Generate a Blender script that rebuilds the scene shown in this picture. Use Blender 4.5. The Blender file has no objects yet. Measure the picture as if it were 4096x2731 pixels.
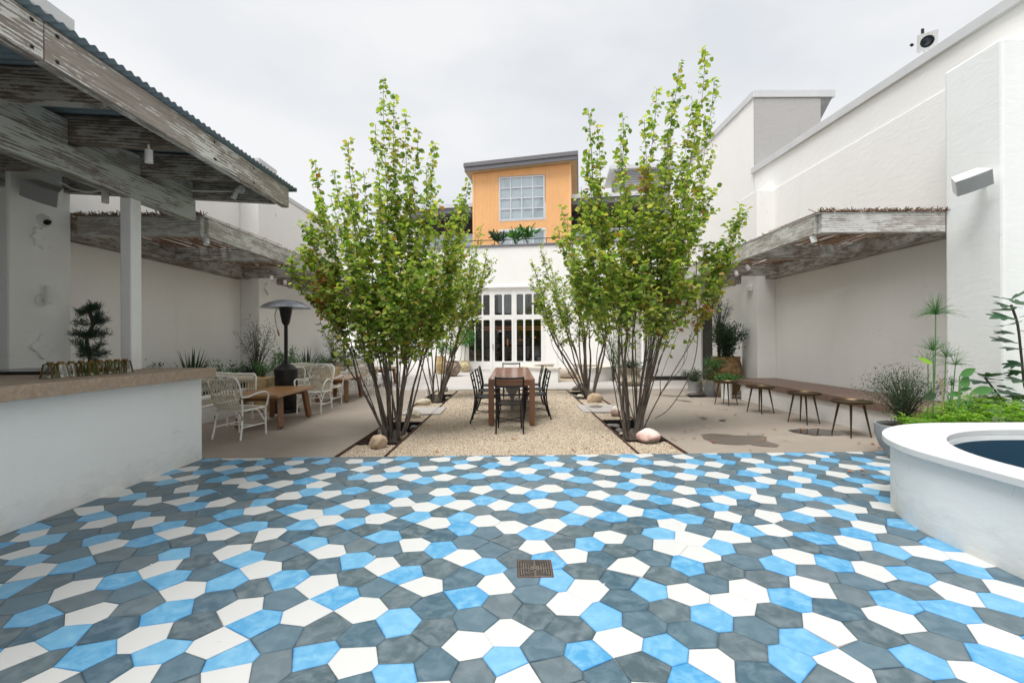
import bpy, math, random
import numpy as np
from mathutils import Vector, Matrix
R = math.radians
random.seed(7); rng = np.random.default_rng(7)
C = bpy.context.scene.collection
S = bpy.context.scene
# ---------------------------------------------------------------- camera, sky, sun, exposure
CAM_Z = 1.36
cam = bpy.data.cameras.new('camera'); cam.lens = 16.0; cam.sensor_width = 36; cam.clip_end = 600; cam.clip_start = .05
co = bpy.data.objects.new('camera', cam); C.objects.link(co); co.location = (0, 0, CAM_Z)
co.rotation_mode = 'QUATERNION'
co.rotation_quaternion = (Matrix.Rotation(R(90), 3, 'X') @ Matrix.Rotation(-.005, 3, 'Z')).to_quaternion()
S.camera = co
w = bpy.data.worlds.new("World"); S.world = w; w.use_nodes = True
nt = w.node_tree; nt.nodes.clear()
def N(t, **k):
    n = nt.nodes.new(t)
    for a, b in k.items(): setattr(n, a, b)
    return n
out = N('ShaderNodeOutputWorld'); bg = N('ShaderNodeBackground'); tc = N('ShaderNodeTexCoord')
mp = N('ShaderNodeMapping'); mp.inputs['Scale'].default_value = (1, 1, 2.4); mp.inputs['Location'].default_value = (3.1, .4, 1.2)
n1 = N('ShaderNodeTexNoise'); n1.inputs['Scale'].default_value = 2.1; n1.inputs['Detail'].default_value = 7; n1.inputs['Roughness'].default_value = .48
rp = N('ShaderNodeValToRGB'); e = rp.color_ramp.elements
e[0].position = .3; e[0].color = (.575, .595, .62, 1); e[1].position = .58; e[1].color = (.70, .702, .707, 1)
sky = N('ShaderNodeTexSky', sky_type='NISHITA'); sky.sun_disc = False; sky.sun_elevation = R(65); sky.sun_rotation = R(220)
sm = N('ShaderNodeVectorMath', operation='SCALE'); sm.inputs['Scale'].default_value = .1
mx = N('ShaderNodeMix', data_type='RGBA'); mx.inputs[0].default_value = .07
nt.links.new(tc.outputs['Generated'], mp.inputs[0]); nt.links.new(mp.outputs[0], n1.inputs[0]); nt.links.new(n1.outputs[0], rp.inputs[0])
nt.links.new(sky.outputs[0], sm.inputs[0]); nt.links.new(rp.outputs[0], mx.inputs[6]); nt.links.new(sm.outputs[0], mx.inputs[7])
nt.links.new(mx.outputs[2], bg.inputs[0]); bg.inputs[1].default_value = 1.0; nt.links.new(bg.outputs[0], out.inputs[0])
sl = bpy.data.lights.new('sun', 'SUN'); sl.energy = 2.7; sl.angle = R(34); sl.color = (1, .985, .96)
so = bpy.data.objects.new('sun', sl); C.objects.link(so); so.rotation_euler = (R(25), 0, R(-40))
S.view_settings.view_transform = 'Standard'; S.view_settings.look = 'None'; S.view_settings.gamma = 1; S.view_settings.exposure = 0.46
S.cycles.diffuse_bounces = 8
S.view_settings.use_curve_mapping = False
# ---------------------------------------------------------------- survey helpers: sight lines of the photograph -> metres
def ray(px, py):
    a = px - 2048; b = py - 1365.3
    return a - .005*b, b + .005*a
def F(px, py, z=0.):
    x, y = ray(px, py); Y = 1820*(CAM_Z - z)/y; return Vector((x*Y/1820, Y, z))
def FY(px, py, Y):
    x, y = ray(px, py); return Vector((x*Y/1820, Y, CAM_Z - y*Y/1820))
K = 1.7415
def OY(ox, oy, Y): return FY(ox*K, oy*K, Y)
# ---------------------------------------------------------------- materials
MATS = {}
class NT:
    def __init__(s, name):
        s.m = bpy.data.materials.new(name); s.m.use_nodes = True; s.t = s.m.node_tree; s.t.nodes.clear()
        s.out = s.n('ShaderNodeOutputMaterial'); s.b = s.n('ShaderNodeBsdfPrincipled'); s.l(s.b.outputs[0], s.out.inputs[0]); MATS[name] = s.m
    def n(s, t, **k):
        q = s.t.nodes.new(t)
        for a, b in k.items(): setattr(q, a, b)
        return q
    def l(s, a, b): s.t.links.new(a, b)
    def coord(s, kind='Object', scale=(1, 1, 1), rnd=False):
        if kind == 'World': o = s.n('ShaderNodeNewGeometry').outputs['Position']
        else: o = s.n('ShaderNodeTexCoord').outputs[kind]
        mp = s.n('ShaderNodeMapping'); mp.inputs['Scale'].default_value = scale; s.l(o, mp.inputs[0])
        if rnd:
            oi = s.n('ShaderNodeObjectInfo'); mu = s.n('ShaderNodeMath', operation='MULTIPLY'); mu.inputs[1].default_value = 37.; s.l(oi.outputs['Random'], mu.inputs[0])
            cb = s.n('ShaderNodeCombineXYZ'); [s.l(mu.outputs[0], cb.inputs[i]) for i in range(3)]; s.l(cb.outputs[0], mp.inputs['Location'])
        return mp.outputs[0]
    def noise(s, v, scale, det=4, rough=.55, dist=0.):
        q = s.n('ShaderNodeTexNoise'); q.inputs['Scale'].default_value = scale; q.inputs['Detail'].default_value = det
        q.inputs['Roughness'].default_value = rough; q.inputs['Distortion'].default_value = dist; s.l(v, q.inputs['Vector']); return q.outputs[0]
    def ramp(s, f, stops, interp='LINEAR'):
        q = s.n('ShaderNodeValToRGB'); q.color_ramp.interpolation = interp; e = q.color_ramp.elements
        while len(e) < len(stops): e.new(.5)
        for i, (p, c) in enumerate(stops): e[i].position = p; e[i].color = (c if len(c) == 4 else (*c, 1)) if isinstance(c, tuple) else (c, c, c, 1)
        s.l(f, q.inputs[0]); return q.outputs[0]
    def mix(s, f, a, b, blend='MIX'):
        q = s.n('ShaderNodeMix', data_type='RGBA'); q.blend_type = blend
        for i, v in ((0, f), (6, a), (7, b)):
            if isinstance(v, (int, float)): q.inputs[i].default_value = v
            elif isinstance(v, tuple): q.inputs[i].default_value = (*v, 1)
            else: s.l(v, q.inputs[i])
        return q.outputs[2]
    def math(s, op, a, b=0.):
        q = s.n('ShaderNodeMath', operation=op)
        for i, v in enumerate((a, b)):
            if isinstance(v, (int, float)): q.inputs[i].default_value = v
            else: s.l(v, q.inputs[i])
        return q.outputs[0]
    def set(s, **k):
        for a, v in k.items():
            i = s.b.inputs[a.replace('_', ' ')]
            if isinstance(v, (int, float)): i.default_value = v
            elif isinstance(v, tuple): i.default_value = (*v, 1) if len(v) == 3 else v
            else: s.l(v, i)
        return s
    def bump(s, h, strength=.3, dist=.01, prev=None):
        q = s.n('ShaderNodeBump'); q.inputs['Strength'].default_value = strength; q.inputs['Distance'].default_value = dist
        s.l(h, q.inputs['Height'])
        if prev: s.l(prev, q.inputs['Normal'])
        s.l(q.outputs[0], s.b.inputs['Normal']); return q.outputs[0]

def plain(name, c, rough=.5, metal=0., var=.15, scale=8., bump=0., bscale=60, kind='Object', stretch=(1, 1, 1)):
    s = NT(name); v = s.coord(kind, stretch, rnd=(kind != 'World')); n = s.noise(v, scale, 5)
    lo = tuple(x*(1-var) for x in c); hi = tuple(min(1, x*(1+var)) for x in c)
    s.set(Base_Color=s.ramp(n, [(.3, lo), (.7, hi)]), Roughness=rough, Metallic=metal)
    if bump: s.bump(s.noise(v, bscale, 4), bump, .004)
    return s.m
def stucco(name, c, dirt=.12, wave=.22):
    s = NT(name); v = s.coord('World'); v2 = s.coord('World', (1, 1, 2.5)); v3 = s.coord('World', (3, 3, .35))
    n = s.noise(v, 1.3, 6, .6); d = s.noise(v3, 1.6, 6, .65, .4); f = s.noise(v2, 7, 6, .6, .6)
    col = s.ramp(n, [(.3, tuple(x*.965 for x in c)), (.7, c)])
    col = s.mix(s.ramp(d, [(.56, 0.), (.80, dirt)]), col, tuple(x*.55 for x in c))
    col = s.mix(s.ramp(f, [(.62, 0.), (.74, dirt*.9)]), col, tuple(x*.7 for x in c))
    sz = s.n('ShaderNodeSeparateXYZ'); s.l(v, sz.inputs[0]); lowz = s.math('ADD', sz.outputs[2], s.math('MULTIPLY', f, .5)); col = s.mix(s.ramp(lowz, [(.22, .42), (.5, 0.)]), col, tuple(x*.62 for x in (c[0], c[1]*.96, c[2]*.9)))
    ck = s.n('ShaderNodeTexVoronoi'); ck.feature = 'DISTANCE_TO_EDGE'; ck.inputs['Scale'].default_value = .55; wv = s.n('ShaderNodeVectorMath', operation='ADD'); s.l(v, wv.inputs[0]); nz = s.n('ShaderNodeTexNoise'); nz.inputs['Scale'].default_value = 2.5; nz.inputs['Detail'].default_value = 6; s.l(v, nz.inputs['Vector']); s.l(nz.outputs['Color'], wv.inputs[1]); s.l(wv.outputs[0], ck.inputs['Vector'])
    col = s.mix(s.math('MULTIPLY', s.ramp(ck.outputs['Distance'], [(0., .35), (.0035, 0.)]), s.ramp(d, [(.5, 0.), (.62, 1.)])), col, tuple(x*.45 for x in c))
    s.set(Base_Color=col, Roughness=.85)
    b = s.bump(s.noise(v2, 5, 5, .6, .8), wave, .02); s.bump(s.noise(v2, 55, 4, .6), .15, .004, b)
    return s.m
plain('rim_paint', (.66, .665, .66), .6, 0, .05, 3, .15, 90, 'World')
stucco('stucco_white', (.86, .85, .825)); stucco('stucco_cool', (.83, .85, .84), .12, .2); stucco('stucco_grey', (.42, .41, .40), .45, .3)
stucco('stucco_smooth', (.84, .85, .84), .12, .14)
def paintwood(name, wood, wood2, paint, cover, ps=1.):
    # weathered timber with flaking paint; grain runs along local X
    s = NT(name); g = s.coord('Object', (1.1, 16, 16), rnd=True); p = s.coord('Object', (1.5*ps, 5*ps, 5*ps), rnd=True); fg = s.noise(s.coord('Object', (.7, 34, 34), rnd=True), 4, 5, .7, .5); q = s.coord('Object', (1, 2, 2), rnd=True)
    gr = s.noise(g, 3.2, 8, .65, .9); big = s.noise(q, 1.1, 3)
    col = s.ramp(s.math('ADD', s.math('MULTIPLY', gr, .6), s.math('MULTIPLY', fg, .4)), [(.34, wood), (.64, wood2)]); col = s.mix(s.ramp(big, [(.4, 0.), (.7, .4)]), col, tuple(x*.55 for x in wood))
    w = s.n('ShaderNodeTexWave'); w.wave_type = 'BANDS'; w.bands_direction = 'Z'; w.inputs['Scale'].default_value = 2.1; w.inputs['Distortion'].default_value = 7; w.inputs['Detail'].default_value = 3; w.inputs['Detail Scale'].default_value = .8
    s.l(s.coord('Object', (.5, 5, 5), rnd=True), w.inputs['Vector'])
    pm = s.noise(p, 2.4, 12, .74, .3)
    pm2 = s.math('ADD', s.math('ADD', pm, s.math('MULTIPLY', big, .5)), s.math('MULTIPLY', w.outputs[1], .14))
    mask = s.ramp(s.math('ADD', pm2, s.math('ADD', s.math('MULTIPLY', s.math('SUBTRACT', gr, .5), .30), s.math('MULTIPLY', s.math('SUBTRACT', fg, .5), .38))), [(cover, 0.), (cover+.055, .92)])
    s.set(Base_Color=s.mix(mask, col, paint), Roughness=.8)
    b = s.bump(gr, .6, .006); s.bump(mask, .35, .003, b); return s.m
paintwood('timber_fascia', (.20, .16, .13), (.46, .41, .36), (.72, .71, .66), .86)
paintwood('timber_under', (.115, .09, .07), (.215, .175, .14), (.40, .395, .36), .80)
paintwood('timber_pale', (.26, .225, .195), (.45, .415, .375), (.64, .635, .60), .775)
paintwood('timber_beam', (.17, .14, .11), (.31, .27, .225), (.47, .49, .455), .775)
def wood(name, a, b, dark, stretch=(1.2, 14, 14), rough=.45, bump=.2):
    s = NT(name); v = s.coord('Object', stretch, rnd=True); n = s.noise(v, 2.6, 8, .6, .8); m = s.noise(s.coord('Object', (1, 3, 3), rnd=True), 2, 3)
    c = s.ramp(n, [(.28, a), (.7, b)]); c = s.mix(s.ramp(m, [(.45, 0.), (.75, .55)]), c, dark)
    s.set(Base_Color=c, Roughness=rough); s.bump(n, bump, .003); return s.m
wood('wood_counter', (.27, .19, .135), (.46, .355, .265), (.35, .27, .215), (1.3, 10, 10), .55)
wood('wood_dining', (.21, .085, .042), (.34, .16, .085), (.22, .09, .05), (1.5, 18, 18), .2)
wood('wood_dining_leg', (.13, .052, .022), (.22, .10, .048), (.12, .05, .025), (1.5, 18, 18), .4)
wood('wood_lounge', (.22, .105, .035), (.36, .19, .072), (.23, .11, .04), (1.5, 14, 14), .35)
wood('wood_lounge_leg', (.17, .075, .03), (.27, .13, .055), (.16, .07, .03), (1.5, 14, 14), .45)
wood('wood_bench', (.13, .075, .055), (.24, .155, .12), (.15, .10, .08), (1.2, 9, 9), .5)
def concrete(name, c, stain, wetness=.0):
    s = NT(name); v = s.coord('World'); n = s.noise(v, .7, 6, .6); f = s.noise(v, 60, 5, .75); m = s.noise(s.coord('World', (.8, 1.6, 1)), 1.9, 8, .7, .8)
    col = s.ramp(n, [(.3, tuple(x*.86 for x in c)), (.7, tuple(x*1.1 for x in c))])
    col = s.mix(s.ramp(m, [(.56, 0.), (.74, stain)]), col, tuple(x*.5 for x in c))
    col = s.mix(s.ramp(f, [(.35, .35), (.6, 0.)]), col, tuple(x*.55 for x in c))
    s.set(Base_Color=col, Roughness=s.ramp(m, [(.5, .8), (.8, .55)])); s.bump(f, .3, .003); return s.m
concrete('concrete_patio', (.335, .285, .235), .75); concrete('concrete_back', (.50, .47, .44), .15); concrete('concrete_slab', (.46, .43, .40), .4)
plain('concrete_beige', (.60, .55, .48), .8, 0, .08, 6, .2); plain('concrete_pot', (.33, .34, .35), .75, 0, .12, 5, .2); plain('concrete_dark', (.20, .205, .21), .8, 0, .2, 5, .2)
# cement tiles: paler middle, deeper edge, cloudy pigment
def tile(name, c, edge, pale, k):
    s = NT(name); v = s.coord('World'); at = s.n('ShaderNodeAttribute', attribute_name='edge'); n = s.noise(v, 13, 6, .62, .6); n2 = s.noise(v, 3.1, 3); st = s.noise(s.coord('World', (2.2, .9, 1)), 2.4, 7, .7, .5)
    isl = s.n('ShaderNodeNewGeometry').outputs['Random Per Island']; oi = s.n('ShaderNodeObjectInfo').outputs['Random']
    r = s.math('FRACT', s.math('ADD', isl, s.math('MULTIPLY', oi, 7.)))
    base = s.mix(s.math('MULTIPLY', r, .55), c, pale)
    base = s.mix(s.ramp(n, [(.42, 0.), (.66, k)]), base, pale)
    n2b = s.noise(v, 7.3, 4); ed = s.math('MULTIPLY', s.math('POWER', at.outputs['Fac'], 3.0), s.ramp(n2b, [(.35, .15), (.65, .95)]))
    base = s.mix(ed, base, edge)
    base = s.mix(s.ramp(st, [(.66, 0.), (.76, .35)]), base, (.36, .32, .29))
    sc_ = s.noise(s.coord('World', (30, 4, 1)), 3, 4, .7, .3); base = s.mix(s.ramp(sc_, [(.70, 0.), (.74, .22)]), base, (.5, .5, .48))
    dk = s.noise(s.coord('World', (1.3, 5, 1)), 9, 5, .6, .2); base = s.mix(s.ramp(dk, [(.685, 0.), (.70, .45)]), base, tuple(x*.45 for x in c))
    s.set(Base_Color=base, Roughness=s.ramp(n, [(.3, .30), (.7, .48)])); s.b.inputs['Specular IOR Level'].default_value = .45
    s.bump(s.noise(v, 120, 3), .08, .002); return s.m
tile('tile_white', (.595, .60, .585), (.54, .55, .53), (.63, .635, .62), .2)
tile('tile_blue', (.065, .295, .54), (.018, .20, .50), (.24, .49, .66), .75)
tile('tile_slate', (.050, .102, .142), (.022, .056, .088), (.14, .21, .25), .8)
tile('tile_grey', (.066, .103, .121), (.028, .055, .070), (.175, .222, .245), .8)
plain('grout', (.30, .28, .265), .9, 0, .25, 20)
# gravel stones, coloured per instance
s = NT('gravel_stone'); r = s.n('ShaderNodeObjectInfo').outputs['Random']
s.set(Base_Color=s.ramp(r, [(0., (.16, .13, .11)), (.12, (.32, .26, .19)), (.35, (.50, .41, .29)), (.6, (.60, .51, .38)), (.8, (.66, .60, .50)), (.95, (.40, .27, .20)), (1., (.40, .385, .37))]), Roughness=.75)
s = NT('gravel_bed'); v = s.coord('World'); vo = s.n('ShaderNodeTexVoronoi'); vo.inputs['Scale'].default_value = 85; s.l(v, vo.inputs['Vector'])
sp = s.n('ShaderNodeSeparateColor'); s.l(vo.outputs['Color'], sp.inputs[0])
s.set(Base_Color=s.mix(s.ramp(vo.outputs['Distance'], [(.3, 0.), (.75, .8)]), s.ramp(sp.outputs[0], [(0., (.26, .20, .15)), (.3, (.50, .38, .24)), (.7, (.64, .51, .36)), (1., (.68, .6, .5))]), (.12, .09, .07)), Roughness=.85)
s.bump(vo.outputs['Distance'], .6, -.006)
def leafm(name, stops, trans=.35, aut=True):
    s = NT(name); isl = s.n('ShaderNodeNewGeometry').outputs['Random Per Island']; c = s.ramp(isl, stops)
    if aut:
        at = s.n('ShaderNodeAttribute', attribute_name='aut').outputs['Fac']
        c2 = s.ramp(s.math('FRACT', s.math('MULTIPLY', isl, 7.3)), [(0., (.30, .045, .03)), (.35, (.36, .12, .03)), (.6, (.33, .20, .03)), (1., (.18, .12, .03))]); c = s.mix(at, c, c2)
    s.set(Base_Color=c, Roughness=.5); s.b.inputs['Specular IOR Level'].default_value = .35
    tr = s.n('ShaderNodeBsdfTranslucent'); s.l(s.mix(1., c, (1.5, 1.6, .7), 'MULTIPLY'), tr.inputs[0])
    mxs = s.n('ShaderNodeMixShader'); mxs.inputs[0].default_value = trans; s.l(s.b.outputs[0], mxs.inputs[1]); s.l(tr.outputs[0], mxs.inputs[2]); s.l(mxs.outputs[0], s.out.inputs[0]); return s.m
leafm('leaf_tree', [(0., (.095, .175, .035)), (.25, (.175, .28, .055)), (.5, (.29, .385, .08)), (.8, (.43, .49, .13)), (1., (.50, .42, .14))], .52)
leafm('leaf_dark', [(0., (.02, .045, .022)), (.6, (.035, .075, .03)), (1., (.07, .12, .05))], .15, False)
leafm('leaf_olive', [(0., (.05, .075, .045)), (.6, (.09, .12, .07)), (1., (.15, .18, .11))], .2, False)
leafm('leaf_bright', [(0., (.10, .26, .02)), (.5, (.20, .42, .03)), (1., (.42, .55, .10))], .35, False)
leafm('leaf_mid', [(0., (.05, .14, .04)), (.6, (.08, .22, .06)), (1., (.14, .30, .09))], .25, False)
leafm('leaf_fig', [(0., (.03, .075, .045)), (1., (.05, .12, .06))], .15, False)
leafm('leaf_straw', [(0., (.22, .18, .09)), (1., (.38, .33, .18))], .2, False)
leafm('leaf_needle', [(0., (.02, .045, .03)), (1., (.035, .08, .05))], .1, False)
leafm('leaf_fallen', [(0., (.38, .12, .05)), (.5, (.45, .20, .09)), (1., (.35, .06, .03))], .1, False)
s = NT('bark'); v = s.coord('World', (1, 1, .35)); n = s.noise(v, 28, 6, .65); n2 = s.noise(s.coord('World'), 6, 4)
s.set(Base_Color=s.mix(s.ramp(n2, [(.45, 0.), (.7, .6)]), s.ramp(n, [(.3, (.055, .042, .032)), (.7, (.165, .132, .102))]), (.21, .18, .145)), Roughness=.85); s.bump(n, .5, .006)
plain('bark_dark', (.06, .045, .035), .85, 0, .3, 20)
plain('metal_black', (.012, .012, .013), .38, .3, .2, 20); plain('metal_dark', (.025, .022, .022), .42, .5, .2, 8); plain('steel_hood', (.30, .33, .36), .32, .9, .12, 3)
plain('metal_rust', (.10, .05, .035), .85, .1, .4, 14, .3); plain('metal_coping', (.60, .61, .61), .45, .2, .05, 3); plain('metal_coping_grey', (.16, .155, .165), .5, .2, .06, 2)
plain('brass', (.20, .125, .045), .40, .85, .35, 9); plain('bronze', (.10, .068, .035), .38, .85, .3, 7, 0, 60); plain('metal_drain', (.20, .17, .14), .5, .6, .35, 30, .3)
plain('paint_white', (.74, .745, .73), .45, 0, .04, 5); plain('paint_door', (.80, .795, .77), .5, 0, .03, 4); plain('plastic_grey', (.33, .345, .35), .6, 0, .05, 40); plain('plastic_black', (.01, .01, .012), .2, 0, .1, 9)
plain('rattan_white', (.78, .77, .73), .42, 0, .05, 30); plain('rattan_natural', (.58, .53, .43), .6, 0, .25, 30, .2); plain('rattan_wrap', (.36, .31, .27), .7, 0, .2, 60)
plain('reed', (.20, .125, .075), .75, 0, .55, 3, 0, 60, 'World', (1, 8, 8)); plain('navy_paint', (.006, .045, .085), .6, 0, .12, 5); plain('rubber', (.02, .02, .02), .8)
plain('roof_tin', (.16, .205, .225), .48, .35, .15, 1.2, 0, 60, 'World'); plain('orange_tin', (.86, .49, .215), .5, .0, .05, 1.5, 0, 60, 'World'); plain('siding_grey', (.30, .30, .31), .5, .1, .06, 2)
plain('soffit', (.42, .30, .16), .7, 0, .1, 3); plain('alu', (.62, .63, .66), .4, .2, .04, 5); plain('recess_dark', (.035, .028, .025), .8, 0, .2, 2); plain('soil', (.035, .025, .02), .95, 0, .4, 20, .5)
plain('stone_tan', (.44, .33, .22), .8, 0, .3, 5, .6, 9); plain('stone_pale', (.50, .44, .34), .8, 0, .3, 7, .6, 9); plain('stone_grey', (.22, .20, .185), .8, 0, .35, 6, .5, 9); plain('pebble_white', (.72, .66, .6), .7, 0, .15, 20)
s = NT('stone_pink'); v = s.coord('Object'); n = s.noise(v, 9, 5); sp = s.n('ShaderNodeSeparateXYZ'); s.l(s.coord('Object'), sp.inputs[0])
h = s.math('ADD', s.math('MULTIPLY', sp.outputs[2], 5.), s.math('MULTIPLY', n, .7))
s.set(Base_Color=s.ramp(h, [(.08, (.19, .17, .14)), (.25, (.42, .25, .21)), (.5, (.60, .42, .37)), (.7, (.70, .65, .59))]), Roughness=.75); s.bump(n, .6, .02)
plain('pot_brown', (.22, .13, .05), .35, 0, .75, 12, .5, 25); plain('pot_sand', (.46, .34, .17), .8, 0, .4, 7, .5); plain('pot_beige', (.50, .42, .25), .7, 0, .5, 9, .4); plain('pot_stone', (.26, .20, .15), .75, 0, .45, 7, .5); plain('urn', (.34, .29, .22), .8, 0, .45, 6, .5)
plain('brick_white', (.72, .70, .67), .85, 0, .2, 6, .5); plain('lens', (.02, .03, .04), .08, 0, .5, 30)
s = NT('glass_window'); s.set(Base_Color=(.02, .022, .024), Roughness=.03); gl = s.n('ShaderNodeBsdfGlossy'); gl.inputs['Roughness'].default_value = .02; tr = s.n('ShaderNodeBsdfTransparent'); tr.inputs[0].default_value = (.72, .74, .75, 1)
fr = s.n('ShaderNodeFresnel'); fr.inputs[0].default_value = 1.6; mm = s.n('ShaderNodeMixShader'); s.l(s.math('ADD', fr.outputs[0], .08), mm.inputs[0]); s.l(tr.outputs[0], mm.inputs[1]); s.l(gl.outputs[0], mm.inputs[2]); s.l(mm.outputs[0], s.out.inputs[0])
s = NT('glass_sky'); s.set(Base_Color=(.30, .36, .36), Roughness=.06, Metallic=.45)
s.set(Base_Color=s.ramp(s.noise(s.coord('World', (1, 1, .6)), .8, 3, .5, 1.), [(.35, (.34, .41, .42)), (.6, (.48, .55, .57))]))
s = NT('glass_lantern'); tr = s.n('ShaderNodeBsdfTransparent'); tr.inputs[0].default_value = (.82, .9, .87, 1); gl = s.n('ShaderNodeBsdfGlossy'); gl.inputs['Roughness'].default_value = .05; mm = s.n('ShaderNodeMixShader'); mm.inputs[0].default_value = .16
s.l(tr.outputs[0], mm.inputs[1]); s.l(gl.outputs[0], mm.inputs[2]); s.l(mm.outputs[0], s.out.inputs[0])
s = NT('lamp_warm'); s.set(Base_Color=(.5, .15, .04)); s.b.inputs['Emission Color'].default_value = (1, .30, .09, 1); s.b.inputs['Emission Strength'].default_value = .6
s = NT('puddle'); s.set(Base_Color=(.055, .045, .037), Roughness=.12)
s = NT('wet_stain'); n = s.noise(s.coord('World'), 60, 3); s.set(Base_Color=s.ramp(n, [(.3, (.12, .098, .08)), (.7, (.17, .14, .115))]), Roughness=.35)
# ---------------------------------------------------------------- mesh builder
class MB:
    def __init__(s): s.v = []; s.f = []; s.mi = 0
    def raw(s, vs, fs):
        o = len(s.v); s.v += [tuple(p) for p in vs]; s.f += [tuple(i+o for i in f) for f in fs]; return s
    def box(s, x0, x1, y0, y1, z0, z1):
        return s.raw([(x0,y0,z0),(x1,y0,z0),(x1,y1,z0),(x0,y1,z0),(x0,y0,z1),(x1,y0,z1),(x1,y1,z1),(x0,y1,z1)], [(0,3,2,1),(4,5,6,7),(0,1,5,4),(1,2,6,5),(2,3,7,6),(3,0,4,7)])
    def hexa(s, p): return s.raw(p, [(0,3,2,1),(4,5,6,7),(0,1,5,4),(1,2,6,5),(2,3,7,6),(3,0,4,7)])
    def bar(s, a, b, w, h, up=(0, 0, 1), w2=None, h2=None):
        a = Vector(a); b = Vector(b); d = (b-a).normalized(); u = Vector(up); sd = d.cross(u)
        if sd.length < 1e-4: sd = Vector((1, 0, 0))
        sd.normalize(); u = sd.cross(d); w2 = w if w2 is None else w2; h2 = h if h2 is None else h2; P = []
        for c, ww, hh in ((a, w, h), (b, w2, h2)): P += [c-sd*ww/2-u*hh/2, c+sd*ww/2-u*hh/2, c+sd*ww/2+u*hh/2, c-sd*ww/2+u*hh/2]
        return s.raw(P, [(0,1,2,3),(7,6,5,4),(0,4,5,1),(1,5,6,2),(2,6,7,3),(3,7,4,0)])
    def tube(s, pts, r, n=6, caps=True):
        pts = [Vector(p) for p in pts]; m = len(pts); rs = r if isinstance(r, (list, tuple)) else [r]*m; o = len(s.v)
        t = (pts[1]-pts[0]).normalized(); a = t.orthogonal().normalized()
        for i, p in enumerate(pts):
            t = (pts[min(i+1, m-1)]-pts[max(i-1, 0)])
            if t.length < 1e-7: t = Vector((0, 0, 1))
            t.normalize(); a = (a - t*a.dot(t)); a = a.normalized() if a.length > 1e-5 else t.orthogonal().normalized(); b = t.cross(a)
            for k in range(n):
                q = 2*math.pi*k/n; s.v.append(tuple(p + (a*math.cos(q)+b*math.sin(q))*rs[i]))
        for i in range(m-1):
            for k in range(n): s.f.append((o+i*n+k, o+i*n+(k+1) % n, o+(i+1)*n+(k+1) % n, o+(i+1)*n+k))
        if caps: s.f.append(tuple(o+k for k in reversed(range(n)))); s.f.append(tuple(o+(m-1)*n+k for k in range(n)))
        return s
    def lathe(s, prof, c=(0, 0, 0), n=24, sx=1, sy=1):
        o = len(s.v); m = len(prof)
        for r, z in prof:
            for k in range(n): q = 2*math.pi*k/n; s.v.append((c[0]+sx*r*math.cos(q), c[1]+sy*r*math.sin(q), c[2]+z))
        for i in range(m-1):
            for k in range(n): s.f.append((o+i*n+k, o+i*n+(k+1) % n, o+(i+1)*n+(k+1) % n, o+(i+1)*n+k))
        if prof[0][0] > 1e-4: s.f.append(tuple(o+k for k in reversed(range(n))))
        if prof[-1][0] > 1e-4: s.f.append(tuple(o+(m-1)*n+k for k in range(n)))
        return s
    def prism(s, poly, z0, z1):
        n = len(poly); return s.raw([(x, y, z0) for x, y in poly]+[(x, y, z1) for x, y in poly], [tuple(reversed(range(n))), tuple(range(n, 2*n))]+[(i, (i+1) % n, n+(i+1) % n, n+i) for i in range(n)])
    def build(s, name, mat, parent=None, loc=(0, 0, 0), rz=0., smooth=False, bevel=0., seg=2, world=False, rot=None):
        me = bpy.data.meshes.new(name)
        if world and parent is not None:
            q = parent.location; s.v = [(a-q.x, b-q.y, c-q.z) for a, b, c in s.v]
        me.from_pydata(s.v, [], s.f); me.materials.append(MATS[mat])
        if smooth:
            me.polygons.foreach_set('use_smooth', [True]*len(me.polygons))
            try: me.set_sharp_from_angle(angle=R(40))
            except Exception: pass
        me.update(); o = bpy.data.objects.new(name, me); C.objects.link(o); o.location = loc
        o.rotation_euler = rot if rot else (0, 0, rz)
        if parent is not None: o.parent = parent
        if bevel:
            b = o.modifiers.new('bevel', 'BEVEL'); b.width = bevel; b.segments = seg; b.limit_method = 'ANGLE'; b.angle_limit = R(40)
        return o
def fix(o):  # recalculated outward normals for closed meshes built loosely
    return o
def tag(o, label=None, cat=None, group=None, kind=None):
    if label: o['label'] = label
    if cat: o['category'] = cat
    if group: o['group'] = group
    if kind: o['kind'] = kind
    return o
def thing(name, label, cat, loc=(0, 0, 0), rz=0., group=None):
    o = bpy.data.objects.new(name, None); C.objects.link(o); o.location = loc; o.rotation_euler = (0, 0, rz); o.empty_display_size = .1
    return tag(o, label, cat, group)
def dup(root, loc, rz, label=None, group=None):
    r = root.copy(); C.objects.link(r); r.location = loc; r.rotation_euler = (0, 0, rz)
    if label: r['label'] = label
    if group: r['group'] = group
    for ch in root.children:
        c = ch.copy(); C.objects.link(c); c.parent = r
        for g in ch.children:
            d = g.copy(); C.objects.link(d); d.parent = c
    return r
def smooth_path(pts, k=6):
    pts = [Vector(p) for p in pts]; P = [pts[0]*2-pts[1]] + pts + [pts[-1]*2-pts[-2]]; o = []
    for i in range(1, len(P)-2):
        for j in range(k):
            t = j/k; a, b, c, d = P[i-1], P[i], P[i+1], P[i+2]
            o.append(.5*((2*b)+(c-a)*t+(2*a-5*b+4*c-d)*t*t+(3*b-a-3*c+d)*t**3))
    o.append(pts[-1]); return o
def beam(name, a, b, w, h, mat, parent=None, bevel=.006):
    a = Vector(a); b = Vector(b); L = (b-a).length; d = (b-a).normalized(); m = MB().box(-L/2, L/2, -w/2, w/2, -h/2, h/2)
    o = m.build(name, mat, parent, bevel=bevel); q = d.to_track_quat('X', 'Z'); o.rotation_euler = q.to_euler(); o.location = (a+b)/2 - (parent.location if parent else Vector((0, 0, 0))); return o
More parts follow.
